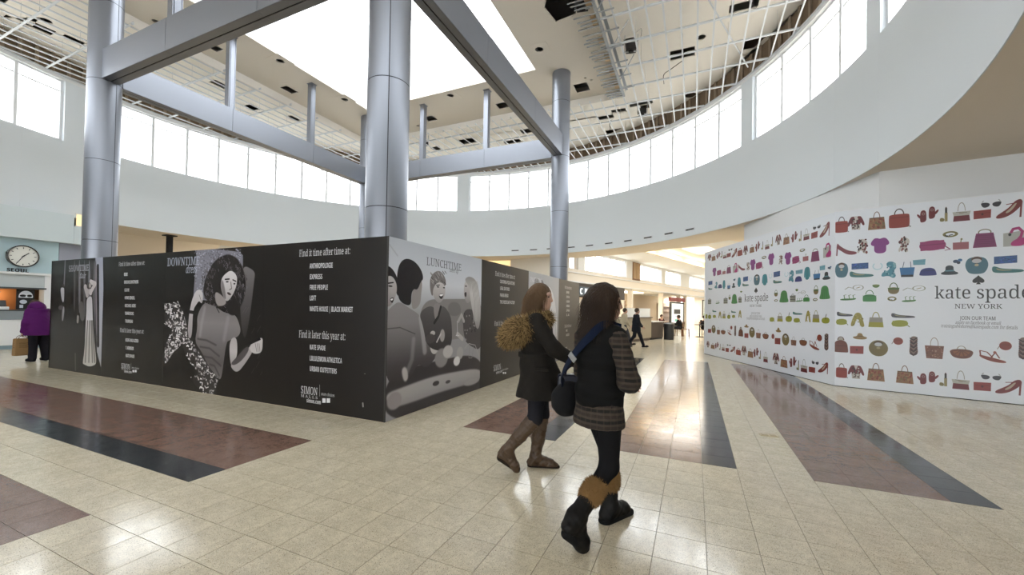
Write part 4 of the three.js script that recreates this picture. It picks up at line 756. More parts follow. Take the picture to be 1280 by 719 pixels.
  const left = row(`cardigan 887 322 5 8;tote 892 322 5 8;mittens 898 319 5 9;lipstick 902 318 3 8;wtote 906 319 5 8;clutch 911 319 5 5;sung 913 312 5 3;heel 918 316 7 11;satchel 925 315 6 10;cardigan 932 313 6 12;tote 940 311 6 10;mittens 947 308 6 13;lipstick 953 307 3 10;wtote 959 306 6 11;lipstick 965 302 3 12;cardigan 973 300 8 13;tote 983 299 8 13;mittens 993 296 8 14;lipstick 1000.5 295 4 13;wtote 1008 293 8 14;clutch 1018 294 8 8;sung 1021 284 10 5;heel 1031 287 13 18
    tshirt 893 340 5 11;bag 899 341 6 7;coin 905 340 4 6;bigbag 911 337 6 10;flamingo 919 335 6 12;pump 927 334 9 10;dots 935 333 4 10;tshirt 941 331 7 14;bag 949 332 9 9;bangle 955 322 5 4;tshirt 964 324 8 15;dots 976 325 5 13;tshirt 985 323 9 16;bag 995 325 10 10;bangle 1003 313 6 4;coin 1007 322 7 9;bigbag 1019 319 11 16;flamingo 1034 313 10 18
    bclutch 888 354 5 5;flat 888 361 5 3;bscarf 895 357 4 9;navy 900 358 5 5;coat 905 356 4 11;btote 911 358 4 7;hat 917 357 5 6;flower 918 350 3 3;coat 924 353 5 12;bclutch 932 349 6 6;flat 932 356 8 4;necklace 938 349 3 6;round 946 350 8 13;coat 956 350 8 14;necklace 963 345 4 7;bclutch 971 343 8 7;flat 972 352 11 5;necklace 983 343 5 7;bscarf 989 346 7 16;navy 998 349 9 7;pouch 999 340 9 5;coat 1009 342 9 16;btote 1021 344 9 12;pouch 1028 335 7 6;hat 1033 345 11 10;flower 1037 335 5 4
    stripes 887 377 4 7;sandals 897 378 5 4;stripes 907 376 5 8;basket 912 372 3 6;gdress 918 374 8 12;stripes 925 375 4 8;melon 926.5 365 3 2;basket 970 367 5 8;bangle 970 376 4 3;gdress 980 371 12 15;stripes 991 373 7 10;melon 996 363 4 3;glasses 1002 366 10 5;sandals 999 375 9 5;gbag 1008 373 8 9;basket 1020 363 7 11;bangle 1019 375 5 4;gdress 1031 366 14 17
    ywallet 883 396 3 6;ybag 887 395 4 8;flat 893 389 5 3;ywallet 893 396 4 4;yscarf 900 394 4 9;ytote 905 394 4 9;ybag 911 395 4 8;flat 917 390 6 3;ywallet 917 396 4 4;yscarf 925 393 4 10;ywallet 965 400 6 6;ytote 975 397 7 11;ybag 986 397 8 12;flat 997 392 12 4;ywallet 996 401 8 6;yscarf 1010 396 7 15;ytote 1020 396 9 15;ybag 1032 399 10 12
    clutch 887 414 4 5;tanround 892 412 5 10;basketbag 898 414 4 9;orange 904 415 6 7;rsandals 912 416 5 7;purse 914 410 3 5;dress 919 414 3 13;brownbag 926 415 6 12;sunhat 933 408 6 4;clutch 933 420 5 6;tanround 940 416 7 13;basketbag 948 418 6 11;orange 957 420 8 9;purse 966 421 4 7;sunhat 973 413 7 6;clutch 972 427 7 8;tanround 982 425 9 15;basketbag 992 427 7 11;orange 1004 428 10 10;rsandals 1018 432 13 12;purse 1024 423 7 9;dress 1033 428 7 21
    cardigan 885 431 4 8;tote 891 433 5 7;mittens 896 432 5 9;lipstick 900 434 2 8;wtote 904 435 4 8;clutch 909 438 4 5;sung 911 432 5 2;heel 916 437 6 8;satchel 923 440 6 9;cardigan 930 439 7 12;tote 938 442 7 11;mittens 945 441 7 13;lipstick 950 444 3 11;wtote 957 447 6 13;cardigan 970 449 9 14;tote 980 453 9 14;mittens 991 453 9 15;lipstick 997.5 457 4 13;wtote 1005 458 9 16;clutch 1015 463 8 7;sung 1019 454 9 5;heel 1029 460 13 15`);
  right.push(['satchel', 1052, 281, 16, 20], ['satchel', 1052, 464, 14, 18]);
  const serif = '#px "DejaVu Serif", serif';
  const [mr, Lr] = mk(KC, KB, right, (c, at) => {
    const p = at(1223, 350), q = at(1215.5, 350), r = at(1230.5, 350); spade(c, p[0], p[1], r[0] - q[0], Math.abs(at(1223, 356)[1] - at(1223, 344.5)[1]));
    fit(c, at, 'kate spade', serif, 1168, 1290, 366, 15); fit(c, at, 'NEW YORK', serif, 1193, 1253, 383.5, 5.6);
    fit(c, at, 'JOIN OUR TEAM', '#px sans-serif', 1200, 1245, 398.5, 4.5); fit(c, at, 'apply on facebook or email', 'italic ' + serif, 1194, 1251, 404, 4, '#55555c'); fit(c, at, 'trainingnewstores@katespade.com for details', 'italic ' + serif, 1176, 1272, 409, 4, '#55555c');
  });
  const [ml, Ll] = mk(KA, KC, left, (c, at) => {
    const p = at(945, 363), q = at(943, 363), r = at(947, 363); spade(c, p[0], p[1], r[0] - q[0], Math.abs(at(945, 366.5)[1] - at(945, 359.5)[1]));
    fit(c, at, 'kate spade', serif, 930.5, 960.5, 372.5, 8.5); fit(c, at, 'NEW YORK', serif, 937, 952, 382.5, 3, '#55555c');
    fit(c, at, 'JOIN OUR TEAM', '#px sans-serif', 939, 950, 392, 3, '#8a8a90'); fit(c, at, 'apply on facebook or email', 'italic ' + serif, 937, 952, 395.5, 3, '#8a8a90'); fit(c, at, 'trainingnewstores@katespade.com for details', 'italic ' + serif, 933, 956, 398.5, 3, '#8a8a90');
  });
  const h = thing('printed_hoarding', 'white storefront hoarding printed with rows of handbags, shoes and dresses', 'hoarding');
  const edge = S({ color: lin(.72, .73, .75), roughness: .5 });
  obj('printed_panel', wallBox(...KA, ...KC, .012, KH, .09), [edge, edge, edge, edge, ml, edge], h);
  obj('printed_panel', wallBox(...KC, ...KB, .012, KH, .09), [edge, edge, edge, edge, mr, edge], h);
  obj('kick_strip', [wallBox(...KA, ...KC, 0, .012, .08), wallBox(...KC, ...KB, 0, .012, .08)], M.dark, h);
  obj('return_panel', wallBox(1.5, -16.5, ...KA, .012, KH, .09), edge, h);
  obj('top_cap', [wallBox(...KA, ...KC, KH, KH + .01, .11), wallBox(...KC, ...KB, KH, KH + .01, .11)], edge, h);
}
// ================================================================= DARK SQUARE HOARDING
const HH = 2.43, HA = [-13.37, -4.17], HC = [-3.65, -4.17], HB = [-3.65, -13.87];
{
  const hd = thing('black_hoarding', 'square black hoarding with fashion photographs and shop lists round the columns', 'hoarding');
  const BG = '#1c1917';
  const side = S({ color: lin(.03, .027, .025), roughness: .6 });
  const back = S({ color: lin(.42, .36, .28), roughness: .9 });
  function panel(a, b, x0, x1, name, draw) {
    const s0 = typeof x0 === 'string' ? 0 : onWall(x0, 400, ...a, ...b)[0], L = Math.hypot(b[0] - a[0], b[1] - a[1]), s1 = x1 === 'end' ? L : onWall(x1, 400, ...a, ...b)[0];
    const ux = (b[0] - a[0]) / L, uz = (b[1] - a[1]) / L, w = s1 - s0, sc = Math.min(420, 2040 / w), W = Math.round(w * sc), Hh = Math.round(HH * sc);
    const at = (px, py) => { const [s, h] = onWall(px, py, ...a, ...b); return [(s - s0) * sc, (HH - h) * sc]; };
    const tex = canvasTex(W, Hh, (c) => {
      c.fillStyle = BG; c.fillRect(0, 0, W, Hh);
      const D = {
        poly(pts, f, blur = 0) { c.save(); if (blur) c.filter = `blur(${blur}px)`; c.beginPath(); const n = pts.length, p = pts.map(([x, y]) => at(x, y)); for (let i = 0; i < n; i++) { const u = p[i], v = p[(i + 1) % n], mx = (u[0] + v[0]) / 2, my = (u[1] + v[1]) / 2; i ? c.quadraticCurveTo(u[0], u[1], mx, my) : c.moveTo(mx, my); } const u = p[0], v = p[1]; c.quadraticCurveTo(u[0], u[1], (u[0] + v[0]) / 2, (u[1] + v[1]) / 2); c.fillStyle = f; c.fill(); c.restore(); },
        hard(pts, f) { c.beginPath(); pts.forEach(([x, y], i) => { const p = at(x, y); i ? c.lineTo(...p) : c.moveTo(...p); }); c.closePath(); c.fillStyle = f; c.fill(); },
        line(pts, f, w_, blur = 0) { c.save(); if (blur) c.filter = `blur(${blur}px)`; c.beginPath(); pts.forEach(([x, y], i) => { const p = at(x, y); i ? c.lineTo(...p) : c.moveTo(...p); }); c.strokeStyle = f; c.lineWidth = w_ * sc; c.lineCap = 'round'; c.lineJoin = 'round'; c.stroke(); c.restore(); },
        dot(x, y, rx, ry, f, blur = 0, rot = 0) { const p = at(x, y), q = at(x + rx, y), r = at(x, y + ry); c.save(); if (blur) c.filter = `blur(${blur}px)`; c.beginPath(); c.ellipse(p[0], p[1], Math.abs(q[0] - p[0]), Math.abs(r[1] - p[1]), rot, 0, 7); c.fillStyle = f; c.fill(); c.restore(); },
        grad(x, y0, y1, stops) { const g = c.createLinearGradient(0, at(x, y0)[1], 0, at(x, y1)[1]); stops.forEach((s, i) => g.addColorStop(i / (stops.length - 1), s)); return g; },
        text(str, font, x0_, x1_, y, hm, col = '#c9c9cc') { const l = at(x0_, y), r = at(x1_, y); c.save(); c.font = font.replace('#', '100'); const wt = c.measureText(str).width; c.translate(l[0], l[1]); c.scale((r[0] - l[0]) / wt, hm * .6 * sc / 72); c.textBaseline = 'middle'; c.fillStyle = col; c.fillText(str, 0, 0); c.restore(); },
      };
      draw?.(D, c, at, sc, W, Hh);
      // light scuffs and dirt on the vinyl
      for (let i = 0; i < 26; i++) { c.strokeStyle = 'rgba(150,145,140,' + (.04 + rnd() * .1) + ')'; c.lineWidth = .5 + rnd() * 1.2; const x = rnd() * W, y = Hh * (.2 + .8 * rnd()); c.beginPath(); c.moveTo(x, y); c.lineTo(x + (rnd() - .5) * 50, y + (rnd() - .5) * 40); c.stroke(); }
    });
    tex.wrapS = tex.wrapT = THREE.ClampToEdgeWrapping;
    const pm = PH({ map: tex, roughness: .32, ior: 1.34 });
    const o = obj(name, wallBox(a[0] + ux * (s0 + .001), a[1] + uz * (s0 + .001), a[0] + ux * (s1 - .001), a[1] + uz * (s1 - .001), .008, HH, .05), [side, side, side, side, pm, back], hd);
    return o;
  }
  const serif = '#px "DejaVu Serif", serif', sans = 'bold #px sans-serif', ital = 'italic #px "DejaVu Serif", serif';
  const simon = (D, x, y, w, hm) => { // mall owner's mark
    D.text('SIMON', serif, x, x + w * .5, y, hm * 1.25); D.text('M A L L S', serif, x, x + w * .5, y + 7 * w / 41, hm * .45); D.line([[x + w * .56, y - 6 * w / 41], [x + w * .56, y + 8 * w / 41]], '#b9b9bb', .006);
    D.text('more choices', ital, x + w * .6, x + w, y + 5 * w / 41, hm * .5); D.text('simon.com', sans, x + w * .17, x + w * .6, y + 13 * w / 41, hm * .7);
    D.hard([[x + w * .64, y + 10.5 * w / 41], [x + w * .74, y + 10.5 * w / 41], [x + w * .74, y + 16 * w / 41], [x + w * .64, y + 16 * w / 41]], '#d4d4d6'); D.hard([[x + w * .77, y + 10.5 * w / 41], [x + w * .87, y + 10.5 * w / 41], [x + w * .87, y + 16 * w / 41], [x + w * .77, y + 16 * w / 41]], '#d4d4d6');
  };
  // curtain scene
  panel(HA, HC, 'start', 128, 'showtime_panel', (D) => {
    const cols = ['#4a4648', '#2a2625', '#6a686c', '#35302f', '#5a575a', '#2d2928', '#706e74', '#3a3637', '#5e5c60'];
    cols.forEach((k, i) => D.poly([[92 + i * 3.1, 325], [94.4 + i * 3.1, 325], [94.6 + i * 3.1, 370 + (i * 37) % 60], [93 + i * 3.1, 395], [92 + i * 3, 380]], k, 2));
    D.hard([[119.3, 318], [128.5, 317], [131, 478], [121, 440]], D.grad(124, 320, 475, ['#9a9caa', '#a9aab4', '#8e8d90']));
    D.line([[122.2, 333], [122.6, 432]], '#1c1a1c', .1); D.poly([[119, 325], [121, 325], [121.5, 436], [119.5, 400]], '#7d757c', 1);
    D.poly([[75, 360], [79, 359.5], [80.5, 361], [80, 378], [77.5, 378]], '#a9a8ae'); D.line([[81.5, 326], [80.6, 345], [80, 357]], '#77747a', .05, 2); D.dot(79, 357, 1.3, 2, '#3a3432'); D.poly([[78, 383], [81, 384], [79, 402], [77, 402]], '#8d8a8e', 2); D.dot(76, 385, 3, 3, '#565052', 2);
    D.line([[97.3, 397], [97, 402]], '#8d8a86', .09, 1); D.line([[101.5, 383], [103, 396]], '#5b5856', .2, 3); D.line([[94, 443], [94.3, 463]], '#56534f', .05, 1);
    D.poly([[108, 375], [111, 371], [115, 370.5], [115.6, 385], [116, 404], [118.7, 436], [121, 455], [116, 458], [111, 459], [105, 456], [103, 455], [105.6, 440], [107.2, 404], [108, 388]], D.grad(111, 370, 458, ['#b5b2b6', '#c2c0c4', '#a8a49e', '#b5b1aa']));
    for (const [a, b] of [[109.5, 106.5], [112, 111], [114, 115.5], [115.2, 118.4]]) D.line([[a, 402], [b, 453]], '#6e6a68', .05, 1.5);
    D.line([[109, 369], [106.5, 359], [113.5, 366]], '#a7a0a0', .12); D.line([[113, 366], [119, 355], [113.5, 352.5]], '#b9b2b2', .1); D.dot(111, 357.5, 2.6, 4.2, '#4a4444', 2); D.dot(112.6, 357, 1.6, 3.2, '#9d9492', 1);
    D.text('SHOWTIME', serif, 86, 111, 336, .22, '#a9a9b2'); D.text('flair', ital, 99.5, 107, 345, .18, '#a9a9b2');
  });
  panel(HA, HC, 128, 205, 'shop_list_panel', (D) => {
    D.text('Find it time after time at:', serif, 148.5, 181, 330.5, .13);
    ['BEBE', 'BROOKS BROTHERS', 'CACHE', 'HENRI BENDEL', 'MICHAEL KORS', 'SWAROVSKI', 'TOURNEAU'].forEach((t, i) => D.text(t, sans, 155 + i * .25, [159.5, 173, 161.5, 168.5, 169.5, 167, 166][i], 343.3 + i * 9.75, .1));
    D.text('Find it later this year at:', serif, 150, 180, 413, .13);
    ['BCBG MAX AZRIA', 'T. WINDSOR', 'KATE SPADE'].forEach((t, i) => D.text(t, sans, 156.8 + i * .2, [173, 167, 168][i], 425.5 + i * 9.8, .1));
    simon(D, 151.5, 457.5, 22, .12);
  });
  panel(HA, HC, 205, 329, 'downtime_panel', (D, c, at, sc, W, Hh) => {
    D.poly([[300, 330], [319, 338], [318, 350], [312, 400], [306, 430], [300, 400]], D.grad(310, 335, 430, ['#6b6768', '#4a4646', '#2f2b29']), 2);
    D.hard([[246, 311], [262, 310.5], [299, 315], [303.5, 319], [303.6, 346], [292, 380], [241.5, 374]], '#77767f');
    for (let i = 0; i < 420; i++) { const x = 243 + rnd() * 58, y = 312 + rnd() * 58; D.dot(x, y, .5 + rnd() * .6, .5 + rnd() * .6, ['#9a99a6', '#5b5960', '#8a8994'][i % 3]); }
    // hair
    const hp = [[256, 350], [262, 336], [270, 324], [284, 317], [296, 322], [303, 333], [308, 352], [306, 372], [299, 388], [290, 395], [281, 388], [272, 378], [262, 380], [253, 368]];
    D.poly(hp, '#231f1e', 3);
    for (let i = 0; i < 330; i++) { const t = rnd() * 7, r = .55 + .5 * rnd(), x = 280 + Math.cos(t) * 27 * r, y = 355 + Math.sin(t) * 37 * r; D.line([[x, y], [x + 1.4 * Math.cos(t + 1), y + 1.6], [x + .4, y + 3]], ['#1b1817', '#3a3434', '#565050', '#6a646a'][i % 4], .011); }
    D.poly([[268, 364], [276, 368], [284, 377], [280, 383], [270, 383]], '#8d8684', 2);
    D.poly([[282, 342], [289, 337.5], [296, 344], [296.5, 352], [294.6, 361], [290.4, 370], [284, 378.5], [279, 372], [275.5, 358], [277, 348]], D.grad(285, 338, 378, ['#c9c5c6', '#b9b4b4', '#a09a99']), 1);
    D.poly([[275.5, 356], [278, 348], [281, 360], [283, 376], [279, 372]], 'rgba(70,64,64,.55)', 3);
    D.line([[281.5, 349.5], [286.5, 349]], '#2c2726', .025); D.dot(284, 352.5, 1.8, 1, '#2c2726'); D.line([[291, 350], [295, 352]], '#2c2726', .02); D.dot(293, 355, 1.3, .9, '#332d2c'); D.line([[288.5, 353], [289.5, 361], [287, 362.5]], '#756e6c', .02, 1); D.dot(286.3, 367.5, 2.6, 1.5, '#453c3c', 1, .3);
    // torso
    D.poly([[246, 395], [255, 378], [262, 381], [270, 384], [281, 392], [291, 392], [297, 398], [302.5, 419], [286, 426.5], [283.5, 428], [280, 448], [276.5, 478], [270, 470], [260, 458], [252, 440], [243, 428], [247, 410]], D.grad(270, 380, 478, ['#6d6868', '#7d7878', '#6a6565', '#565150', '#6f6a69']));
    for (const [a, b, d, e] of [[247, 424, 270, 432], [250, 434, 274, 446], [254, 446, 276, 458], [262, 456, 274, 470]]) D.line([[a, b], [(a + d) / 2, b + 2], [d, e]], 'rgba(35,31,31,.55)', .03, 3);
    D.line([[256, 385], [252, 405], [250, 420]], 'rgba(150,146,148,.5)', .07, 6); D.line([[285, 398], [280, 425]], 'rgba(150,146,148,.4)', .08, 6); D.line([[270, 384], [274, 391]], '#2b2727', .02);
    D.poly([[284, 377], [296, 374], [300, 388], [292, 396], [284, 392]], '#221e1d', 3);
    // raised hand and arm
    D.poly([[247, 362], [252, 363], [254, 370], [252.5, 381], [249, 376], [246, 380], [241, 388], [240, 424], [234, 423], [236, 395], [239, 378], [243, 367]], D.grad(243, 362, 424, ['#bdb8b8', '#a8a2a2', '#979090']), 1);
    D.line([[235.5, 390], [241.5, 391]], '#1d1a1a', .06); D.line([[249, 369], [252, 378]], '#6a6462', .012);
    // lower arm with phone
    D.poly([[286, 426], [296, 420], [297, 444], [293, 452], [288, 460]], D.grad(290, 420, 460, ['#a09a99', '#b3adac', '#8c8685']), 1);
    D.poly([[287, 458], [296, 468], [306, 456], [313, 445], [318, 436], [313, 431], [302, 448], [293, 454]], '#9b9594', 1);
    D.poly([[288, 455], [296, 447], [309, 432], [312, 438], [302, 452], [292, 458]], '#4c4747', 1);
    D.poly([[311, 434], [318, 427], [327, 421.5], [329, 427], [327.5, 441], [320, 443.5], [314, 441]], '#b5afae', 1); for (let k = 0; k < 3; k++) D.line([[319 + k * 2.4, 430], [321 + k * 2, 440]], '#6a6462', .012);
    D.hard([[306, 430.5], [325, 422], [326, 425.5], [307.5, 434]], '#171414');
    // printed trousers
    const legs = [[[205, 380], [213, 379], [222, 376.5], [228, 388], [232, 402], [237, 425], [230, 428], [222, 412], [213, 411], [205, 405]], [[222, 404], [232, 412], [230, 428], [216, 442], [209, 453], [205.5, 456], [206, 436], [213, 416]], [[229, 425], [238, 424], [248, 440], [259, 457], [273, 474], [271, 490], [262, 496], [248, 489], [238, 472], [250, 468], [238, 455], [228, 436]]];
    for (const l of legs) {
      D.poly(l, '#2b2726');
      c.save(); c.beginPath(); l.forEach(([x, y], i) => { const p = at(x, y); i ? c.lineTo(...p) : c.moveTo(...p); }); c.clip();
      const bb = [0, 1].map((q) => [Math.min(...l.map((e) => e[q])), Math.max(...l.map((e) => e[q]))]);
      for (let i = 0; i < 150; i++) { const x = bb[0][0] + rnd() * (bb[0][1] - bb[0][0]), y = bb[1][0] + rnd() * (bb[1][1] - bb[1][0]), t = rnd() * 6.3, s = 1.2 + rnd() * 2; D.line([[x, y], [x + s * Math.cos(t), y + s * Math.sin(t)], [x + s * 1.5 * Math.cos(t + .7), y + s * 1.5 * Math.sin(t + .7)]], ['#c9c6c6', '#8b8787', '#dedcdc', '#4b4746'][i % 4], .014 + rnd() * .016); D.dot(x + 1, y + 2, .8, 1.3, ['#1a1716', '#b9b5b5'][i % 2], 0, t); }
      c.restore();
    }
    for (let i = 0; i < 9; i++) { const x = 302 + rnd() * 24, y = 390 + rnd() * 90; D.line([[x, y], [x + 4, y - 7]], 'rgba(120,116,112,.35)', .008); }
    D.text('DOWNTIME', serif, 209, 249.5, 328, .24, '#aab0be'); D.text('dress', ital, 232, 246, 337, .22, '#aab0be');
  });
  panel(HA, HC, 329, 'end', 'shop_list_panel', (D) => {
    D.text('Find it time after time at:', serif, 374, 438, 317, .16);
    [['ANTHROPOLOGIE', 416, 333], ['EXPRESS', 403, 346.5], ['FREE PEOPLE', 410, 359.7], ['LOFT', 395, 373], ['WHITE HOUSE | BLACK MARKET', 441, 386.5]].forEach(([t, x, y]) => D.text(t, sans, 387, x, y, .115));
    D.text('Find it later this year at:', serif, 373.5, 432, 418, .17);
    [['KATE SPADE', 407, 434.5], ['LULULEMON ATHLETICA', 427.5, 448.5], ['URBAN OUTFITTERS', 421, 461.5]].forEach(([t, x, y]) => D.text(t, sans, 387, x, y, .115));
    simon(D, 376, 488, 42, .14); D.line([[453.5, 505], [453.8, 509]], '#8d8a86', .025); D.dot(456, 468, .8, .5, '#77736e');
  });
  panel(HC, HB, 'start', 601, 'lunchtime_panel', (D) => {
    D.hard([[480, 290], [604, 320], [604, 500], [480, 535]], D.grad(540, 310, 400, ['#b9bec6', '#c6cad1', '#d3d5da', '#b5b6ba', '#9a989a']));
    D.poly([[525, 375], [560, 374], [604, 374], [604, 420], [525, 430]], '#85817f', 2); D.poly([[560, 378], [575, 378], [577, 395], [560, 396]], '#757170', 3);
    D.poly([[480, 470], [530, 455], [604, 440], [604, 500], [480, 540]], '#3a3637', 3);
    // partly hidden smiling woman
    D.poly([[480, 331], [489, 334], [496, 345], [498.5, 358], [498, 372], [495, 366], [493, 352], [486, 346], [480, 350]], '#221e1f', 1); D.poly([[481, 347], [489, 344], [495, 352], [496.5, 362], [494, 373], [488, 384], [481, 383]], D.grad(488, 345, 384, ['#c0bcbc', '#b3adac', '#8f8887']), 1); D.dot(488, 358, 2.6, 1, '#2b2626', 1); D.line([[484.5, 354.5], [491.5, 353.5]], '#2b2626', .018); D.poly([[486.5, 374], [491.5, 371.5], [492.5, 375], [490, 380.5]], '#2d2627'); D.poly([[487.5, 374.5], [491.5, 372.8], [491, 375.5], [489, 376.5]], '#eeecec');
    // person from behind
    D.poly([[515, 362], [525, 346], [528, 354], [526.5, 368], [525.5, 381], [518, 388], [514, 384]], '#989290', 1);
    D.poly([[496, 342], [500, 328], [508, 322.5], [519, 327], [527, 338], [529.5, 349], [526, 352], [522, 363], [517, 361], [514, 368], [514, 384], [499, 378], [496.5, 362]], '#1f1b1c', 1);
    D.poly([[480, 394], [490, 383], [499, 376.5], [512, 386], [524, 393], [530, 406], [534, 432], [546, 432], [553, 434], [545, 447], [533.5, 462], [522, 454], [514, 474], [480, 488]], D.grad(505, 378, 480, ['#8f8b8c', '#8a8687', '#6f6b6c', '#4a4647', '#3a3637']));
    D.line([[480, 412], [500, 410], [519, 418]], 'rgba(60,56,57,.6)', .015, 1); D.line([[526, 398], [529, 420], [531, 440]], 'rgba(200,198,198,.5)', .1, 5); D.line([[517, 425], [515, 450], [509, 465]], 'rgba(190,186,186,.35)', .08, 6); D.poly([[536, 432], [546, 426], [553, 430], [552, 437], [541, 446]], '#c6c2c0', 1); D.poly([[501, 462], [508, 458], [511, 474], [505, 480]], '#bdb8b6', 4);
    // laughing woman in the middle
    D.poly([[523, 391], [539, 381], [546, 390], [553, 381], [561, 390], [565, 402], [565, 440], [534, 438], [529, 408]], D.grad(545, 382, 440, ['#5b5757', '#4a4646', '#322e2e'])); D.poly([[541, 379], [552, 380], [549, 394], [544, 404]], '#8f8887', 1); D.line([[551, 384], [548, 396], [543, 404]], '#221e1e', .05);
    D.poly([[537, 350], [541, 342], [548, 338], [554, 342], [558, 352], [556, 360], [543, 358], [541, 372], [538, 366]], '#77716f', 1); for (let i = 0; i < 40; i++) { const x = 538 + rnd() * 18, y = 339 + rnd() * 14; D.line([[x, y], [x + 2, y + 3]], ['#a9a4a2', '#4a4443', '#8b8684'][i % 3], .012); }
    D.poly([[543, 357], [549, 352], [556, 356], [557, 366], [554, 375], [549, 380.5], [543, 374], [540.5, 366]], D.grad(549, 352, 380, ['#cbc7c6', '#b9b3b2', '#9a9392']), 1); D.line([[545.5, 357], [549.5, 356.5]], '#2b2626', .014); D.dot(547.5, 359, 1.5, .8, '#2b2626'); D.dot(555, 360, 1.2, .8, '#2b2626'); D.poly([[548, 368], [555, 367], [553, 374], [550, 374]], '#2b2526'); D.poly([[548.8, 368.4], [554.6, 367.6], [553, 370.6], [550, 370.8]], '#f2f0f0');
    // long haired woman
    D.poly([[578, 392], [586, 385], [598, 392], [602, 404], [602, 440], [586, 432], [580, 424]], '#4a4545', 1); for (let i = 0; i < 26; i++) D.dot(580 + rnd() * 18, 392 + rnd() * 36, .7, 1.2, ['#8a8585', '#2b2727'][i % 2]);
    D.poly([[580.5, 353], [585, 349], [590, 356], [590.5, 374], [584, 381], [581, 374], [579.6, 366]], D.grad(585, 350, 380, ['#c6c2c1', '#b5afae', '#938c8b']), 1); D.poly([[580, 350], [586, 345], [594, 349], [598, 358], [601, 382], [600, 408], [596, 414], [592, 396], [588, 376], [587, 358]], D.grad(594, 345, 412, ['#8b8785', '#c9c6c4', '#b3afad', '#8f8b89']), 1); for (let i = 0; i < 14; i++) D.line([[589 + i * .6, 352], [592 + i * .6, 378], [592 + i * .6, 402]], ['#d6d3d1', '#77726f'][i % 2], .008); D.dot(582.5, 358, 1.2, .8, '#2b2626'); D.poly([[580.3, 366], [583.5, 365], [583, 372], [581, 371]], '#2b2526');
    D.line([[573, 402], [577, 394], [580, 402]], '#b0aaa8', .06, 1); D.line([[572, 418], [578, 424]], '#b5afad', .08, 1); D.line([[571.5, 402], [572, 418], [570, 420], [574, 420]], '#d8d6d6', .012, 1);
    // table in soft focus
    D.poly([[480, 494], [500, 486], [538, 472], [565, 466], [602, 460], [602, 476], [575, 484], [547, 492], [515, 504], [488, 512]], D.grad(540, 462, 510, ['#b5b1b0', '#a39f9e', '#7d7979']), 5);
    for (const [x, y, rx, ry, k, b] of [[493, 502, 9, 11, '#948d8d', 4], [552, 448, 8, 12, '#8f8b8a', 4], [560, 440, 6, 8, '#c2bebc', 3], [575, 442, 4, 8, '#a9a5a4', 3], [571, 452, 4, 6, '#dedcdb', 3], [545, 480, 4, 3, '#3a3535', 2], [560, 478, 3, 2, '#4a4545', 2], [541, 417, 3, 3, '#b9b5b3', 1], [538, 424, 6, 6, '#4b4746', 2], [553, 420, 3, 8, '#a7a2a0', 2], [590, 478, 9, 4, '#a09c9b', 4]]) D.dot(x, y, rx, ry, k, b);
    D.line([[581, 436], [586, 430], [594, 432], [599, 446]], '#a8a5a4', .015, 1); D.line([[587, 434], [586, 448], [590, 448], [592, 434]], '#8d8988', .012, 1); D.line([[546, 428], [551, 418]], '#c9c5c4', .03, 1);
    D.line([[487, 306], [497, 320]], 'rgba(150,153,160,.5)', .02, 2);
    D.text('LUNCHTIME', serif, 533, 577, 326.5, .2, '#5b5c62'); D.text('meet up', ital, 562, 573, 337.5, .11, '#5b5c62');
  });
  const list = (D, x0, xi, rows1, rows2, y0, dy, y2, sx, sy, k) => {
    D.text('Find it time after time at:', serif, x0, x0 + 25 * k, y0, .15); rows1.forEach(([t, w], i) => D.text(t, sans, xi, xi + w, y0 + dy * (i + 1.15), .115));
    D.text('Find it later this year at:', serif, x0 - k, x0 + 24 * k, y2, .15); rows2.forEach(([t, w], i) => D.text(t, sans, xi - 1.4 * k, xi - 1.4 * k + w, y2 + dy * (i + 1), .115));
    simon(D, sx, sy, 18 * k, .14);
  };
  panel(HC, HB, 601, 660, 'shop_list_panel', (D) => { list(D, 619, 625, [['CALIFORNIA PIZZA KITCHEN', 18.5], ['LEGAL SEA FOODS', 12], ['PANERA BREAD', 10.5], ['THE CHEESECAKE FACTORY', 18.5]], [['BRIO TUSCAN GRILLE', 15], ["P.F. CHANG'S BISTRO", 18], ['ZINBURGER WINE & BURGER', 22]], 342, 8.6, 405, 617, 461, 1); });
  panel(HC, HB, 660, 698, 'dress_photo_panel', (D) => {
    D.hard([[656, 330], [702, 340], [702, 470], [656, 500]], D.grad(680, 345, 460, ['#a9abb0', '#b5b6ba', '#8f8e90', '#77757a'])); D.poly([[668, 345], [676, 352], [672, 372], [668, 366]], '#6d6c70', 2); D.poly([[684, 352], [694, 372], [697, 420], [690, 450], [684, 430], [687, 390]], '#d3d3d6', 2); D.poly([[676, 345], [682, 360], [680, 372], [677, 362]], '#55545a', 1); for (let i = 0; i < 14; i++) D.line([[686 + i * .7, 392], [688 + i * .6, 420], [684 + i, 450]], ['#7d7c82', '#e0e0e2', '#4a4950'][i % 3], .02, 1); D.text('PARTYTIME', serif, 663, 678, 349, .2, '#d8d9de');
  });
  panel(HC, HB, 698, 'end', 'shop_list_panel', (D) => { list(D, 706, 708, [['BARE', 3.5], ['ESCENTUALS', 4], ['LUSH', 4], ['ORIGINS', 4], ['SEPHORA', 4], ['L.V.', 4]], [['MAC', 2], ['LACOSTE', 4]], 359, 5.7, 408, 706, 437, .35); });
  // plain far sides, the corner trim and the kerb line
  obj('back_panel', wallBox(HB[0], HB[1], HA[0], HB[1], .008, HH, .05), side, hd); obj('back_panel', wallBox(HA[0], HB[1], HA[0], HA[1], .008, HH, .05), side, hd);
  obj('corner_trim', bx(HC[0] - .012, HC[0] + .006, .008, HH, HC[1] - .012, HC[1] + .006), side, hd);
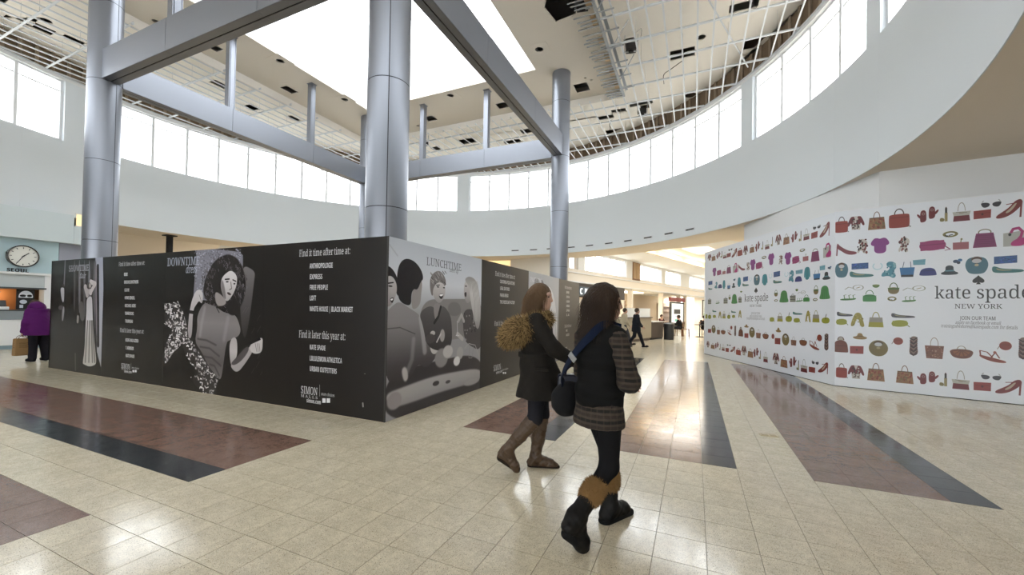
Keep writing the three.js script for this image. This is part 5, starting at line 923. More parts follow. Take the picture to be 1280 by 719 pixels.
  obj('floor_batten', [bx(HA[0], HC[0] - .01, 0, .008, HA[1] - .06, HA[1] - .006), bx(HC[0] - .06, HC[0] - .006, 0, .008, HB[1], HC[1] - .01), bx(HA[0], HC[0], 0, .008, HB[1], HB[1] + .05), bx(HA[0], HA[0] + .05, 0, .008, HB[1], HA[1])], S({ color: lin(.5, .42, .3), roughness: .8 }), hd);
}
// tufts: fine fur or strands of hair standing on a mesh, joined into one part
function tufts(g, n, len, rad, dirFn, seedStep = 7) {
  const P = g.attributes.position, N = g.attributes.normal, pos = [], nor = [], cnt = P.count;
  for (let i = 0; i < n; i++) {
    const k = Math.floor(rnd() * cnt), p = V().fromBufferAttribute(P, k), nn = V().fromBufferAttribute(N, k), d = dirFn(p, nn), L = len * (.6 + .8 * rnd());
    const tip = p.clone().addScaledVector(d, L), s = V().crossVectors(d, nn.clone().add(V(.01, .02, .03))).normalize(), t = V().crossVectors(d, s).normalize();
    const c = [0, 1, 2].map((q) => p.clone().addScaledVector(s, rad * Math.cos(q * 2.09)).addScaledVector(t, rad * Math.sin(q * 2.09)));
    for (let q = 0; q < 3; q++) { const a = c[q], b = c[(q + 1) % 3]; pos.push(...a.toArray(), ...b.toArray(), ...tip.toArray()); const fn = V().crossVectors(b.clone().sub(a), tip.clone().sub(a)).normalize().add(nn).normalize(); for (let r = 0; r < 3; r++) nor.push(fn.x, fn.y, fn.z); }
  }
  const o = new THREE.BufferGeometry(); o.setAttribute('position', new THREE.Float32BufferAttribute(pos, 3)); o.setAttribute('normal', new THREE.Float32BufferAttribute(nor, 3)); o.setAttribute('uv', new THREE.Float32BufferAttribute(new Float32Array(pos.length / 3 * 2), 2)); return o;
}
// ================================================================= PEOPLE: joints -> smooth distance field -> mesh
const v3 = (a, b, t) => [a[0] + (b[0] - a[0]) * t, a[1] + (b[1] - a[1]) * t, a[2] + (b[2] - a[2]) * t];
const cap = (a, b, ra, rb = ra) => { const bx_ = b[0] - a[0], by = b[1] - a[1], bz = b[2] - a[2], L = bx_ * bx_ + by * by + bz * bz || 1e-9; return (x, y, z) => { const px = x - a[0], py = y - a[1], pz = z - a[2]; let t = (px * bx_ + py * by + pz * bz) / L; t = t < 0 ? 0 : t > 1 ? 1 : t; return Math.hypot(px - bx_ * t, py - by * t, pz - bz * t) - (ra + (rb - ra) * t); }; };
const ell = (c, r) => (x, y, z) => { const a = (x - c[0]) / r[0], b = (y - c[1]) / r[1], d = (z - c[2]) / r[2], k0 = Math.hypot(a, b, d), k1 = Math.hypot(a / r[0], b / r[1], d / r[2]); return k1 < 1e-9 ? -Math.min(...r) : k0 * (k0 - 1) / k1; };
const smin = (a, b, k) => { const h = Math.max(k - Math.abs(a - b), 0) / k; return Math.min(a, b) - h * h * k / 4; };
const uni = (fs, k) => (x, y, z) => { let d = fs[0](x, y, z); for (let i = 1; i < fs.length; i++) d = smin(d, fs[i](x, y, z), k); return d; };
const cut = (f, n, o) => (x, y, z) => Math.max(f(x, y, z), x * n[0] + y * n[1] + z * n[2] - o);   // keep the side below the plane
const sub = (f, g, k = .01) => (x, y, z) => -smin(-f(x, y, z), g(x, y, z), k);
const wob = (f, amp, q) => (x, y, z) => f(x, y, z) + amp * (Math.sin(x * q + 1.3 * Math.sin(y * q * .7)) * Math.sin(y * q * .9 + 2) * Math.sin(z * q * 1.1 + 1) + .5 * Math.sin(x * q * 2.3 + z * q * 1.7) * Math.sin(y * q * 2.1 + .5));
function net(f, lo, hi, h) { // surface nets
  const nx = Math.ceil((hi[0] - lo[0]) / h) + 1, ny = Math.ceil((hi[1] - lo[1]) / h) + 1, nz = Math.ceil((hi[2] - lo[2]) / h) + 1, D = new Float32Array(nx * ny * nz), id = (i, j, k) => (k * ny + j) * nx + i;
  const B = 4, far = h * 6.5;
  for (let K = 0; K < nz; K += B) for (let J_ = 0; J_ < ny; J_ += B) for (let I = 0; I < nx; I += B) {
    const c = f(lo[0] + (I + 1.5) * h, lo[1] + (J_ + 1.5) * h, lo[2] + (K + 1.5) * h), skip = Math.abs(c) > far;
    for (let k = K; k < Math.min(nz, K + B); k++) for (let j = J_; j < Math.min(ny, J_ + B); j++) for (let i = I; i < Math.min(nx, I + B); i++) D[id(i, j, k)] = skip ? c : f(lo[0] + i * h, lo[1] + j * h, lo[2] + k * h);
  }
  const vid = new Int32Array(nx * ny * nz).fill(-1), pos = [], ind = [];
  for (let k = 0; k < nz - 1; k++) for (let j = 0; j < ny - 1; j++) for (let i = 0; i < nx - 1; i++) {
    let m = 0; const c = []; for (let q = 0; q < 8; q++) { const d = D[id(i + (q & 1), j + (q >> 1 & 1), k + (q >> 2))]; c.push(d); if (d < 0) m |= 1 << q; }
    if (m === 0 || m === 255) continue;
    let sx = 0, sy = 0, sz = 0, n = 0;
    for (let q = 0; q < 8; q++) for (const b of [1, 2, 4]) if (!(q & b)) { const r = q | b; if ((c[q] < 0) !== (c[r] < 0)) { const t = c[q] / (c[q] - c[r]); sx += (q & 1) + (b === 1 ? t : 0); sy += (q >> 1 & 1) + (b === 2 ? t : 0); sz += (q >> 2) + (b === 4 ? t : 0); n++; } }
    vid[id(i, j, k)] = pos.length / 3; pos.push(lo[0] + (i + sx / n) * h, lo[1] + (j + sy / n) * h, lo[2] + (k + sz / n) * h);
  }
  const face = (a, b, c, d, flip) => { if (a < 0 || b < 0 || c < 0 || d < 0) return; flip ? ind.push(a, c, b, a, d, c) : ind.push(a, b, c, a, c, d); };
  for (let k = 1; k < nz - 1; k++) for (let j = 1; j < ny - 1; j++) for (let i = 1; i < nx - 1; i++) {
    const d = D[id(i, j, k)] < 0;
    if (d !== (D[id(i + 1, j, k)] < 0)) face(vid[id(i, j - 1, k - 1)], vid[id(i, j, k - 1)], vid[id(i, j, k)], vid[id(i, j - 1, k)], !d);
    if (d !== (D[id(i, j + 1, k)] < 0)) face(vid[id(i - 1, j, k - 1)], vid[id(i - 1, j, k)], vid[id(i, j, k)], vid[id(i, j, k - 1)], !d);
    if (d !== (D[id(i, j, k + 1)] < 0)) face(vid[id(i - 1, j - 1, k)], vid[id(i, j - 1, k)], vid[id(i, j, k)], vid[id(i - 1, j, k)], !d);
  }
  const g = new THREE.BufferGeometry(), P = new Float32Array(pos), N = new Float32Array(P.length), U = new Float32Array(P.length / 3 * 2), e = h * .5;
  for (let i = 0; i < P.length / 3; i++) {
    const x = P[i * 3], y = P[i * 3 + 1], z = P[i * 3 + 2], a = f(x + e, y, z) - f(x - e, y, z), b = f(x, y + e, z) - f(x, y - e, z), c = f(x, y, z + e) - f(x, y, z - e), l = Math.hypot(a, b, c) || 1;
    N[i * 3] = a / l; N[i * 3 + 1] = b / l; N[i * 3 + 2] = c / l; U[i * 2] = Math.atan2(z, x) * .2; U[i * 2 + 1] = y;
  }
  g.setAttribute('position', new THREE.BufferAttribute(P, 3)); g.setAttribute('normal', new THREE.BufferAttribute(N, 3)); g.setAttribute('uv', new THREE.BufferAttribute(U, 2)); g.setIndex(ind);
  return g;
}
const skin = PH({ color: lin(.52, .32, .24), roughness: .5, sheen: .2, sheenColor: lin(.6, .3, .2) });
const cloth = (r, g, b, rough = .85) => PH({ color: lin(r, g, b), roughness: rough, specularIntensity: .35, bumpMap: rep(plasterBump, 30, 30), bumpScale: .001 });
const hairM = (r, g, b) => { const n = tileNoise(256, 128); const t = dataTex(256, (x, y) => { const v = 60 + 150 * n(x, y * .04); return [v, v, v]; }, false); return PH({ color: lin(r, g, b), roughness: .5, specularIntensity: .45, bumpMap: rep(t, 6, 1.2), bumpScale: .004 }); };
// head built facing +x, centre of the skull at the origin
function headField(scale = 1) {
  const s = scale, E = (c, r) => ell(c.map((q) => q * s), r.map((q) => q * s)), C = (a, b, r1, r2) => cap(a.map((q) => q * s), b.map((q) => q * s), r1 * s, r2 * s);
  let f = uni([E([-.01, .02, 0], [.098, .105, .077]), E([.03, -.045, 0], [.062, .075, .058]), E([.05, -.085, 0], [.032, .026, .03])], .03);
  f = uni([f, C([.088, .012, 0], [.103, -.026, 0], .009, .012), C([.07, .03, -.04], [.07, .03, .04], .017, .017)], .018);
  f = uni([f, C([.084, -.062, -.018], [.084, -.062, .018], .009, .009), C([.08, -.074, -.014], [.08, -.074, .014], .009, .009)], .008);
  for (const z of [-1, 1]) { f = sub(f, E([.096, .008, z * .033], [.016, .011, .018]), .012); f = uni([f, E([.012, -.012, z * .078], [.02, .03, .011])], .008); }
  return f;
}
function handGeom(wrist, dir, side, curl = .5) { // palm and five fingers; dir = unit vector along the hand, side = towards the thumb
  const n = V(...dir).cross(V(...side)).normalize(), d = V(...dir).normalize(), t = V(...side).addScaledVector(d, -V(...side).dot(d)).normalize(), w = V(...wrist);
  const at = (a, b, c) => w.clone().addScaledVector(d, a).addScaledVector(t, b).addScaledVector(n, c).toArray();
  const fs = [cap(at(0, 0, 0), at(.03, 0, 0), .026, .028), cap(at(.03, .018, 0), at(.08, .022, 0), .018, .016), cap(at(.03, -.012, 0), at(.078, -.024, 0), .018, .015), cap(at(.05, 0, 0), at(.08, 0, 0), .018, .016)];
  let f = uni(fs, .02);
  const lens = [.07, .078, .072, .056];
  for (let i = 0; i < 4; i++) { const b = .026 - i * .0175, L = lens[i], k = curl * 1.1; const p0 = at(.085, b, 0), p1 = at(.085 + L * .45 * Math.cos(k), b * 1.05, L * .45 * Math.sin(k)), p2 = at(.085 + L * (.45 * Math.cos(k) + .5 * Math.cos(k * 2.1)), b * 1.1, L * (.45 * Math.sin(k) + .5 * Math.sin(k * 2.1))); f = uni([f, cap(p0, p1, .0092, .0085), cap(p1, p2, .0085, .0072)], .006); }
  f = uni([f, cap(at(.02, .026, .004), at(.055, .052, .016), .0125, .0105), cap(at(.055, .052, .016), at(.085, .056, .026), .0105, .0085)], .008);
  const lo = [9, 9, 9], hi = [-9, -9, -9]; for (const q of [at(-.03, 0, 0), at(.19, .07, .08), at(.19, -.07, -.05), at(-.03, .07, .09), at(-.03, -.06, -.06), at(.1, .09, .1), at(.17, -.05, .1)]) for (let k = 0; k < 3; k++) { lo[k] = Math.min(lo[k], q[k] - .03); hi[k] = Math.max(hi[k], q[k] + .03); }
  return net(f, lo, hi, .0045);
}
function figure(J, o) { // J: joints; returns the group with the continuous body mesh
  const p = thing('person', o.label, 'person', o.at, Math.atan2(-o.heading[1], o.heading[0]), o.group);
  const q = o.fine ?? 1, k = o.build ?? 1;
  const fs = [cap(J.pelvis, J.chest, .115 * k, .12 * k), ell(v3(J.pelvis, J.chest, .05), [.11 * k, .12, .15 * k]), ell(J.chest, [.1 * k, .14, .155 * k]), cap(J.chest, J.neck, .09, .055), cap(J.neck, J.head, .052, .055), cap(J.shL, J.shR, .05, .05)];
  for (const s of ['L', 'R']) fs.push(cap(J['sh' + s], J['el' + s], .048 * k, .038), cap(J['el' + s], J['wr' + s], .038, .027), cap(J['hip' + s], J['kn' + s], .078 * k, .052), cap(J['kn' + s], J['an' + s], .052, .034), cap(J['an' + s], J['toe' + s], .035, .03));
  const all = Object.values(J), lo = [0, 1, 2].map((i) => Math.min(...all.map((j) => j[i])) - .2), hi = [0, 1, 2].map((i) => Math.max(...all.map((j) => j[i])) + .2); lo[1] = Math.max(lo[1], -.03);
  const parts = [net(uni(fs, .05), lo, hi, o.cell ?? .02)];
  const hf = headField(o.headScale ?? 1.0), r = .17 * (o.headScale ?? 1), hg = net(hf, [-r, -r, -r], [r, r, r], o.headCell ?? .005);
  const hm = new THREE.Matrix4().makeRotationFromEuler(new THREE.Euler(0, o.headTurn ?? 0, o.headTilt ?? 0, 'YZX')).setPosition(...J.head);
  parts.push(hg.applyMatrix4(hm));
  for (const s of ['L', 'R']) if (!o.noHands) { const d = V(...J['wr' + s]).sub(V(...J['el' + s])).normalize(); parts.push(handGeom(J['wr' + s], d.toArray(), [.6, .3, s === 'L' ? .5 : -.5], .6)); }
  obj('body', merge(parts), o.skin ?? skin, p);
  const eyeM = S({ color: lin(.03, .025, .02), roughness: .2 });
  for (const z of [-1, 1]) obj('eye', new THREE.SphereGeometry(.0085, 12, 8).scale(1, .7, 1.4).translate(.0815, .008, z * .033).applyMatrix4(hm), eyeM, p);
  obj('lips', net(uni([cap([.087, -.064, -.017], [.087, -.064, .017], .0065), cap([.084, -.073, -.013], [.084, -.073, .013], .007)], .006), [.06, -.1, -.04], [.11, -.04, .04], .004).applyMatrix4(hm), S({ color: lin(.42, .16, .14), roughness: .45 }), p);
  return { p, hm, J };
}
// ---------------------------------------------------------------- woman in the long coat with a fur trimmed hood
{
  const b = onFloor(671, 587);
  const J = { head: [.02, 1.615, 0], neck: [-.015, 1.44, 0], chest: [-.02, 1.24, 0], pelvis: [-.02, .94, 0], shL: [-.03, 1.385, -.165], shR: [-.02, 1.385, .165], elL: [-.09, 1.12, -.23], wrL: [.06, .93, -.24], elR: [.14, 1.16, .25], wrR: [.36, 1.03, .2], hipL: [0, .92, -.085], hipR: [-.02, .92, .085], knL: [.04, .5, -.08], anL: [-.02, .09, -.075], toeL: [.13, .035, -.075], knR: [-.02, .5, .09], anR: [-.27, .2, .09], toeR: [-.2, .06, .09] };
  const { p, hm } = figure(J, { at: [b.x, 0, b.z], heading: [.95, -.31], label: 'walking woman in long dark coat with fur trimmed hood and brown boots', headTurn: -.3, headTilt: -.03 });
  // trousers
  const legs = uni([cap([0, .95, -.07], J.knL, .105, .066), cap(J.knL, v3(J.knL, J.anL, .5), .066, .055), cap([0, .95, .07], J.knR, .105, .066), cap(J.knR, v3(J.knR, J.anR, .5), .066, .055), ell([-.01, .95, 0], [.13, .13, .17])], .03);
  obj('trousers', net(legs, [-.3, .2, -.3], [.25, 1.12, .3], .013), cloth(.012, .012, .016), p);
  // boots
  const bootM = PH({ color: lin(.062, .034, .016), roughness: .5 });
  for (const s of ['L', 'R']) {
    const kn = J['kn' + s], an = J['an' + s], toe = J['toe' + s], top = v3(kn, an, .12), dir = V(toe[0] - an[0], toe[1] - an[1], 0).normalize();
    const heel = s === 'L' ? [an[0] - .035, .035, an[2]] : [an[0] - .05, an[1] - .045, an[2]];
    let f = uni([cap(top, v3(kn, an, .55), .074, .063), cap(v3(kn, an, .55), an, .063, .05), cap(an, heel, .05, .04), cap(heel, toe, .038, .036), cap(an, toe, .05, .036), cap(toe, [toe[0] + dir.x * .045, toe[1] + dir.y * .045 - .004, toe[2]], .036, .03)], .025);
    f = wob(f, .0045, 62); if (s === 'L') f = cut(f, [0, -1, 0], -.012);
    const boot = obj('boot', net(f, [toe[0] < 0 ? -.5 : -.2, -.02, an[2] - .15], [.3, .62, an[2] + .15], .008), bootM, p);
    const sole = s === 'L' ? [cap([heel[0], .006, an[2]], [toe[0] + .05, .006, an[2]], .04, .036)] : [cap([heel[0] - .015, heel[1] - .03, an[2]], [toe[0] + .02, toe[1] - .03, an[2]], .034, .032)];
    obj('sole', net(s === 'L' ? cut(cut(sole[0], [0, 1, 0], .02), [0, -1, 0], 0) : sole[0], [-.5, -.02, an[2] - .1], [.3, .25, an[2] + .1], .007), cloth(.02, .014, .01), boot);
  }
  // coat: torso, sleeves and flared skirt
  const coatM = cloth(.014, .012, .010, .85);
  const skirt = (x, y, z) => { const t = Math.min(1, Math.max(0, (1.02 - y) / .34)), cx = .005 + .02 * t, rx = .15 + .085 * t, rz = .175 + .05 * t, e = ell([0, 0, 0], [1, 1, 1]); const a = (x - cx) / rx, c = (z) / rz, fold = 1 + .035 * t * Math.sin(Math.atan2(c, a) * 7 + 1); return Math.max((Math.hypot(a, c) / fold - 1) * Math.min(rx, rz), y - 1.1, .685 - y); };
  let coat = uni([ell([-.015, 1.26, 0], [.15, .2, .195]), cap([-.02, .98, 0], [-.02, 1.2, 0], .155, .15), cap(J.shL, J.shR, .085, .085), cap(J.shL, J.elL, .08, .066), cap(J.elL, v3(J.elL, J.wrL, .96), .066, .052), cap(J.shR, J.elR, .08, .068), cap(J.elR, v3(J.elR, J.wrR, .96), .068, .052), skirt, cap([-.02, 1.38, 0], [-.02, 1.45, 0], .085, .075)], .035);
  coat = wob(coat, .004, 24);
  const front = cap([.13, .95, .05], [.33, .74, .16], .05, .02);                 // front flap swinging out
  coat = uni([coat, front], .06);
  obj('coat', net(coat, [-.42, .66, -.4], [.5, 1.52, .42], .011), coatM, p);
  obj('belt', net(cut(cut(uni([cap([-.02, 1.05, 0], [-.02, 1.09, 0], .172, .172)], .01), [0, 1, 0], 1.1), [0, -1, 0], -1.055), [-.3, 1.0, -.3], [.3, 1.15, .3], .011), cloth(.015, .014, .012), p);
  obj('pocket_flap', new RoundedBoxGeometry(.13, .035, .02, 2, .008).rotateY(-.15).translate(.04, .97, .205), coatM, p);
  // hood with fur
  let fur = uni([ell([-.17, 1.30, 0], [.15, .085, .19]), cap([-.14, 1.34, -.16], [.07, 1.42, -.1], .07, .045), cap([-.14, 1.34, .16], [.07, 1.42, .11], .075, .045), cap([-.18, 1.28, .1], [-.29, 1.22, .04], .08, .06)], .07);
  fur = wob(wob(fur, .005, 95), .003, 210);
  { const fm = S({ color: lin(.19, .12, .045), roughness: 1 }), fg = net(fur, [-.5, 1.1, -.34], [.22, 1.58, .34], .0085), fh = obj('fur_hood', fg, fm, p); const fd = (q, n) => n.clone().add(V(-.5 + rnd() * .6, -.7 + rnd() * .7, rnd() * .8 - .4)).normalize(); obj('fur_pile', tufts(fg, 3800, .06, .0045, fd), S({ color: lin(.30, .20, .085), roughness: 1 }), fh).userData.kind = 'stuff'; obj('fur_pile', tufts(fg, 3200, .055, .005, fd), S({ color: lin(.075, .045, .018), roughness: 1 }), fh).userData.kind = 'stuff'; }
  obj('hood_lining', net(ell([-.14, 1.425, .05], [.07, .02, .1]), [-.3, 1.36, -.1], [.02, 1.48, .2], .008), cloth(.45, .4, .32), p);
  // hair
  let hair = uni([ell([-.022, .028, 0], [.112, .112, .094]), cap([-.06, 0, .05], [-.1, -.2, .07], .06, .045), cap([-.06, 0, -.05], [-.1, -.2, -.07], .06, .045), cap([-.08, 0, 0], [-.14, -.22, 0], .07, .05), cap([.0, -.02, .078], [-.03, -.19, .1], .03, .03), cap([.0, -.02, -.078], [-.03, -.19, -.1], .03, .03)], .04);
  hair = sub(hair, ell([.1, -.04, 0], [.085, .1, .07]), .02); hair = wob(hair, .003, 110);
  { const m = hairM(.12, .072, .038), g = net(hair, [-.28, -.32, -.2], [.16, .2, .2], .006).applyMatrix4(hm), h = obj('hair', g, m, p); obj('hair_strands', tufts(g, 5000, .09, .0016, (q, n) => V(-.35 + rnd() * .4, -1, rnd() * .5 - .25).addScaledVector(n, .22).normalize()), m, h).userData.kind = 'stuff'; }
  // navy handbag on her arm
  const hb = new THREE.Vector3(.33, 0, .16).applyAxisAngle(V(0, 1, 0), Math.atan2(.31, .95));
  const bag = thing('handbag', 'dark navy handbag carried by the woman in the fur trimmed hood', 'bag', [b.x + hb.x, .78, b.z + hb.z], Math.atan2(.31, .95));
  obj('body', new RoundedBoxGeometry(.3, .2, .1, 3, .03).translate(0, .05, 0), PH({ color: lin(.008, .01, .022), roughness: .4, clearcoat: .3 }), bag);
  for (const s of [-1, 1]) obj('handle', new THREE.TorusGeometry(.08, .008, 8, 20, Math.PI).translate(0, .15, s * .03), cloth(.01, .01, .02), bag);
}
// ---------------------------------------------------------------- woman in the padded vest, seen from behind
{
  const b = onFloor(748, 667), hd = [.5, -.866];
  const J = { head: [.05, 1.555, .0], neck: [0, 1.38, 0], chest: [-.01, 1.19, 0], pelvis: [-.01, .92, 0], shL: [-.01, 1.315, -.15], shR: [-.01, 1.315, .15], elL: [.05, 1.07, -.205], wrL: [.22, .95, -.17], elR: [.03, 1.05, .215], wrR: [.24, .98, .07], hipL: [.0, .9, -.085], hipR: [-.02, .9, .085], knL: [.18, .5, -.08], anL: [.2, .1, -.07], toeL: [.34, .045, -.075], knR: [.0, .475, .085], anR: [-.29, .22, .075], toeR: [-.24, .055, .075] };
  const { p, hm } = figure(J, { at: [b.x, 0, b.z], heading: hd, label: 'walking woman in black padded vest with striped sleeves and fur cuffed boots', headTurn: -.75, headTilt: -.04, headScale: .98 });
  const legs = uni([cap([0, .92, -.07], J.knL, .1, .062), cap(J.knL, v3(J.knL, J.anL, .7), .06, .042), cap([0, .92, .07], J.knR, .1, .062), cap(J.knR, v3(J.knR, J.anR, .7), .06, .042), ell([-.02, .9, 0], [.125, .13, .165])], .03);
  obj('leggings', net(legs, [-.4, .15, -.28], [.4, 1.08, .28], .0115), cloth(.005, .005, .006), p);
  const bm = PH({ color: lin(.006, .0055, .005), roughness: .5, specularIntensity: .35 }), furM = S({ color: lin(.22, .125, .045), roughness: 1 });
  for (const s of ['L', 'R']) {
    const kn = J['kn' + s], an = J['an' + s], toe = J['toe' + s], top = v3(kn, an, .5), dir = V(toe[0] - an[0], toe[1] - an[1], 0).normalize();
    const heel = s === 'L' ? [an[0] - .045, .045, an[2]] : [an[0] - .055, an[1] - .04, an[2]];
    let f = uni([cap(top, an, .06, .054), cap(an, heel, .054, .044), cap(heel, toe, .043, .044), cap(an, toe, .058, .046), cap(toe, [toe[0] + dir.x * .04, toe[1] + dir.y * .04, toe[2]], .048, .04)], .03);
    f = wob(f, .003, 50); if (s === 'L') f = cut(f, [0, -1, 0], -.02);
    const boot = obj('boot', net(f, [-.48, -.02, an[2] - .16], [.5, .5, an[2] + .16], .008), bm, p);
    const so = s === 'L' ? cut(cut(cap([heel[0] - .005, .012, an[2]], [toe[0] + .045, .012, an[2]], .05, .05), [0, 1, 0], .03), [0, -1, 0], 0) : cap([heel[0] - .02, heel[1] - .035, an[2]], [toe[0] + .02, toe[1] - .034, an[2]], .036, .034);
    obj('sole', net(so, [-.5, -.03, an[2] - .12], [.5, .3, an[2] + .12], .007), cloth(.008, .008, .008), boot);
    const c0 = v3(kn, an, .44), c1 = v3(kn, an, .58);
    { const cg = net(wob(cap(c0, c1, .071, .07), .003, 120), [-.4, .1, an[2] - .18], [.45, .55, an[2] + .18], .008), cm = tufts(cg, 3000, .016, .0018, (q, n) => n.clone().add(V(rnd() - .5, rnd() - .7, rnd() - .5)).normalize()); obj('fur_cuff', merge([cg, cm]), furM, boot); }
  }
  // striped tunic: sleeves and the hem below the vest
  const stripe = canvasTex(256, 256, (c) => { c.fillStyle = '#3c332b'; c.fillRect(0, 0, 256, 256); for (let i = 0; i < 8; i++) { c.fillStyle = i % 2 ? '#141110' : '#2a231e'; c.fillRect(0, i * 32, 256, 18); } c.fillStyle = 'rgba(70,58,48,.45)'; for (let i = 0; i < 4; i++) c.fillRect(i * 64, 0, 12, 256); });
  const sm = S({ map: rep(stripe, 5, 3.6), roughness: .95 });
  const hem = (x, y, z) => { const t = (1 - y) / .3, r = .14 + .025 * t; return Math.max((Math.hypot((x + .01) / (r * .95), z / (r * 1.15)) - 1) * r, y - 1.0, .735 - y); };
  let shirt = uni([cap(J.shR, J.elR, .068, .068), cap(J.elR, v3(J.elR, J.wrR, .97), .07, .052), cap(J.shL, J.elL, .068, .066), cap(J.elL, v3(J.elL, J.wrL, .97), .066, .05)], .03);
  shirt = wob(uni([shirt, hem], .01), .005, 40);
  obj('striped_tunic', net(shirt, [-.32, .7, -.38], [.42, 1.45, .38], .011), sm, p);
  // padded vest with stitched ridges
  const ridge = (f) => (x, y, z) => f(x, y, z) - .008 * Math.abs(Math.sin((y - .1) * 34));
  let vest = ridge(uni([ell([-.01, 1.2, 0], [.145, .18, .17]), cap([-.01, .92, 0], [-.01, 1.15, 0], .138, .138), ell([-.01, .95, 0], [.145, .13, .17]), cap([0, 1.33, -.12], [0, 1.33, .12], .075, .075), cap([0, 1.34, 0], [.01, 1.42, 0], .09, .075)], .04));
  vest = cut(vest, [0, -1, 0], -.845);
  obj('padded_vest', net(vest, [-.3, .82, -.32], [.3, 1.52, .32], .0105), PH({ color: lin(.006, .006, .006), roughness: .7, specularIntensity: .22 }), p);
  let hair = uni([ell([-.025, .028, 0], [.114, .113, .096]), cap([-.05, 0, .05], [-.07, -.24, .08], .065, .055), cap([-.05, 0, -.05], [-.07, -.24, -.08], .065, .055), cap([-.08, 0, 0], [-.1, -.27, 0], .075, .06), cap([0, 0, .075], [-.01, -.2, .1], .034, .034), cap([0, 0, -.075], [-.01, -.2, -.1], .034, .034)], .045);
  hair = wob(sub(hair, ell([.1, -.04, 0], [.08, .1, .066]), .02), .003, 100);
  { const m = hairM(.032, .019, .012), g = net(hair, [-.26, -.38, -.22], [.16, .2, .22], .006).applyMatrix4(hm), h = obj('hair', g, m, p); obj('hair_strands', tufts(g, 6000, .1, .0016, (q, n) => V(-.3 + rnd() * .4, -1, rnd() * .5 - .25).addScaledVector(n, .2).normalize()), m, h).userData.kind = 'stuff'; }
  // shoulder bag worn across the back
  const turn = Math.atan2(-hd[1], hd[0]);
  const bag = thing('shoulder_bag', 'black shoulder bag with blue strap worn by the woman in padded vest', 'bag', [b.x, 0, b.z], turn);
  const S1 = [[.07, 1.39, .11], [-.06, 1.41, .08], [-.155, 1.32, .03], [-.2, 1.18, -.08], [-.185, 1.05, -.18], [-.12, .98, -.235]];
  const curve = new THREE.CatmullRomCurve3(S1.map((q) => V(...q))), strap = [];
  { const n = 40, fr = curve.computeFrenetFrames(n, false), pos = [], idx = [];
    for (let i = 0; i <= n; i++) { const c = curve.getPoint(i / n), out = V(c.x + .02, 0, c.z).normalize(), t = fr.tangents[i], w = V().crossVectors(t, out).normalize(); for (const [a, d] of [[-.026, .004], [.026, .004], [.026, -.004], [-.026, -.004]]) { const q = c.clone().addScaledVector(w, a).addScaledVector(out, d); pos.push(q.x, q.y, q.z); } }
    for (let i = 0; i < n; i++) for (let k = 0; k < 4; k++) { const a = i * 4 + k, b2 = i * 4 + (k + 1) % 4; idx.push(a, b2, a + 4, b2, b2 + 4, a + 4); }
    const g = new THREE.BufferGeometry(); g.setAttribute('position', new THREE.Float32BufferAttribute(pos, 3)); g.setIndex(idx); g.computeVertexNormals(); g.setAttribute('uv', new THREE.Float32BufferAttribute(new Float32Array(pos.length / 3 * 2), 2));
    obj('strap', g, cloth(.004, .009, .026), bag); }
  obj('buckle', new RoundedBoxGeometry(.01, .04, .07, 2, .004).rotateX(.7).translate(-.207, 1.19, -.06), S({ color: lin(.5, .52, .55), roughness: .3, metalness: .8 }), bag);
  obj('body', net(wob(ell([-.04, .86, -.27], [.15, .13, .07]), .004, 30), [-.24, .7, -.4], [.16, 1.02, -.16], .011), cloth(.012, .012, .013), bag);
}
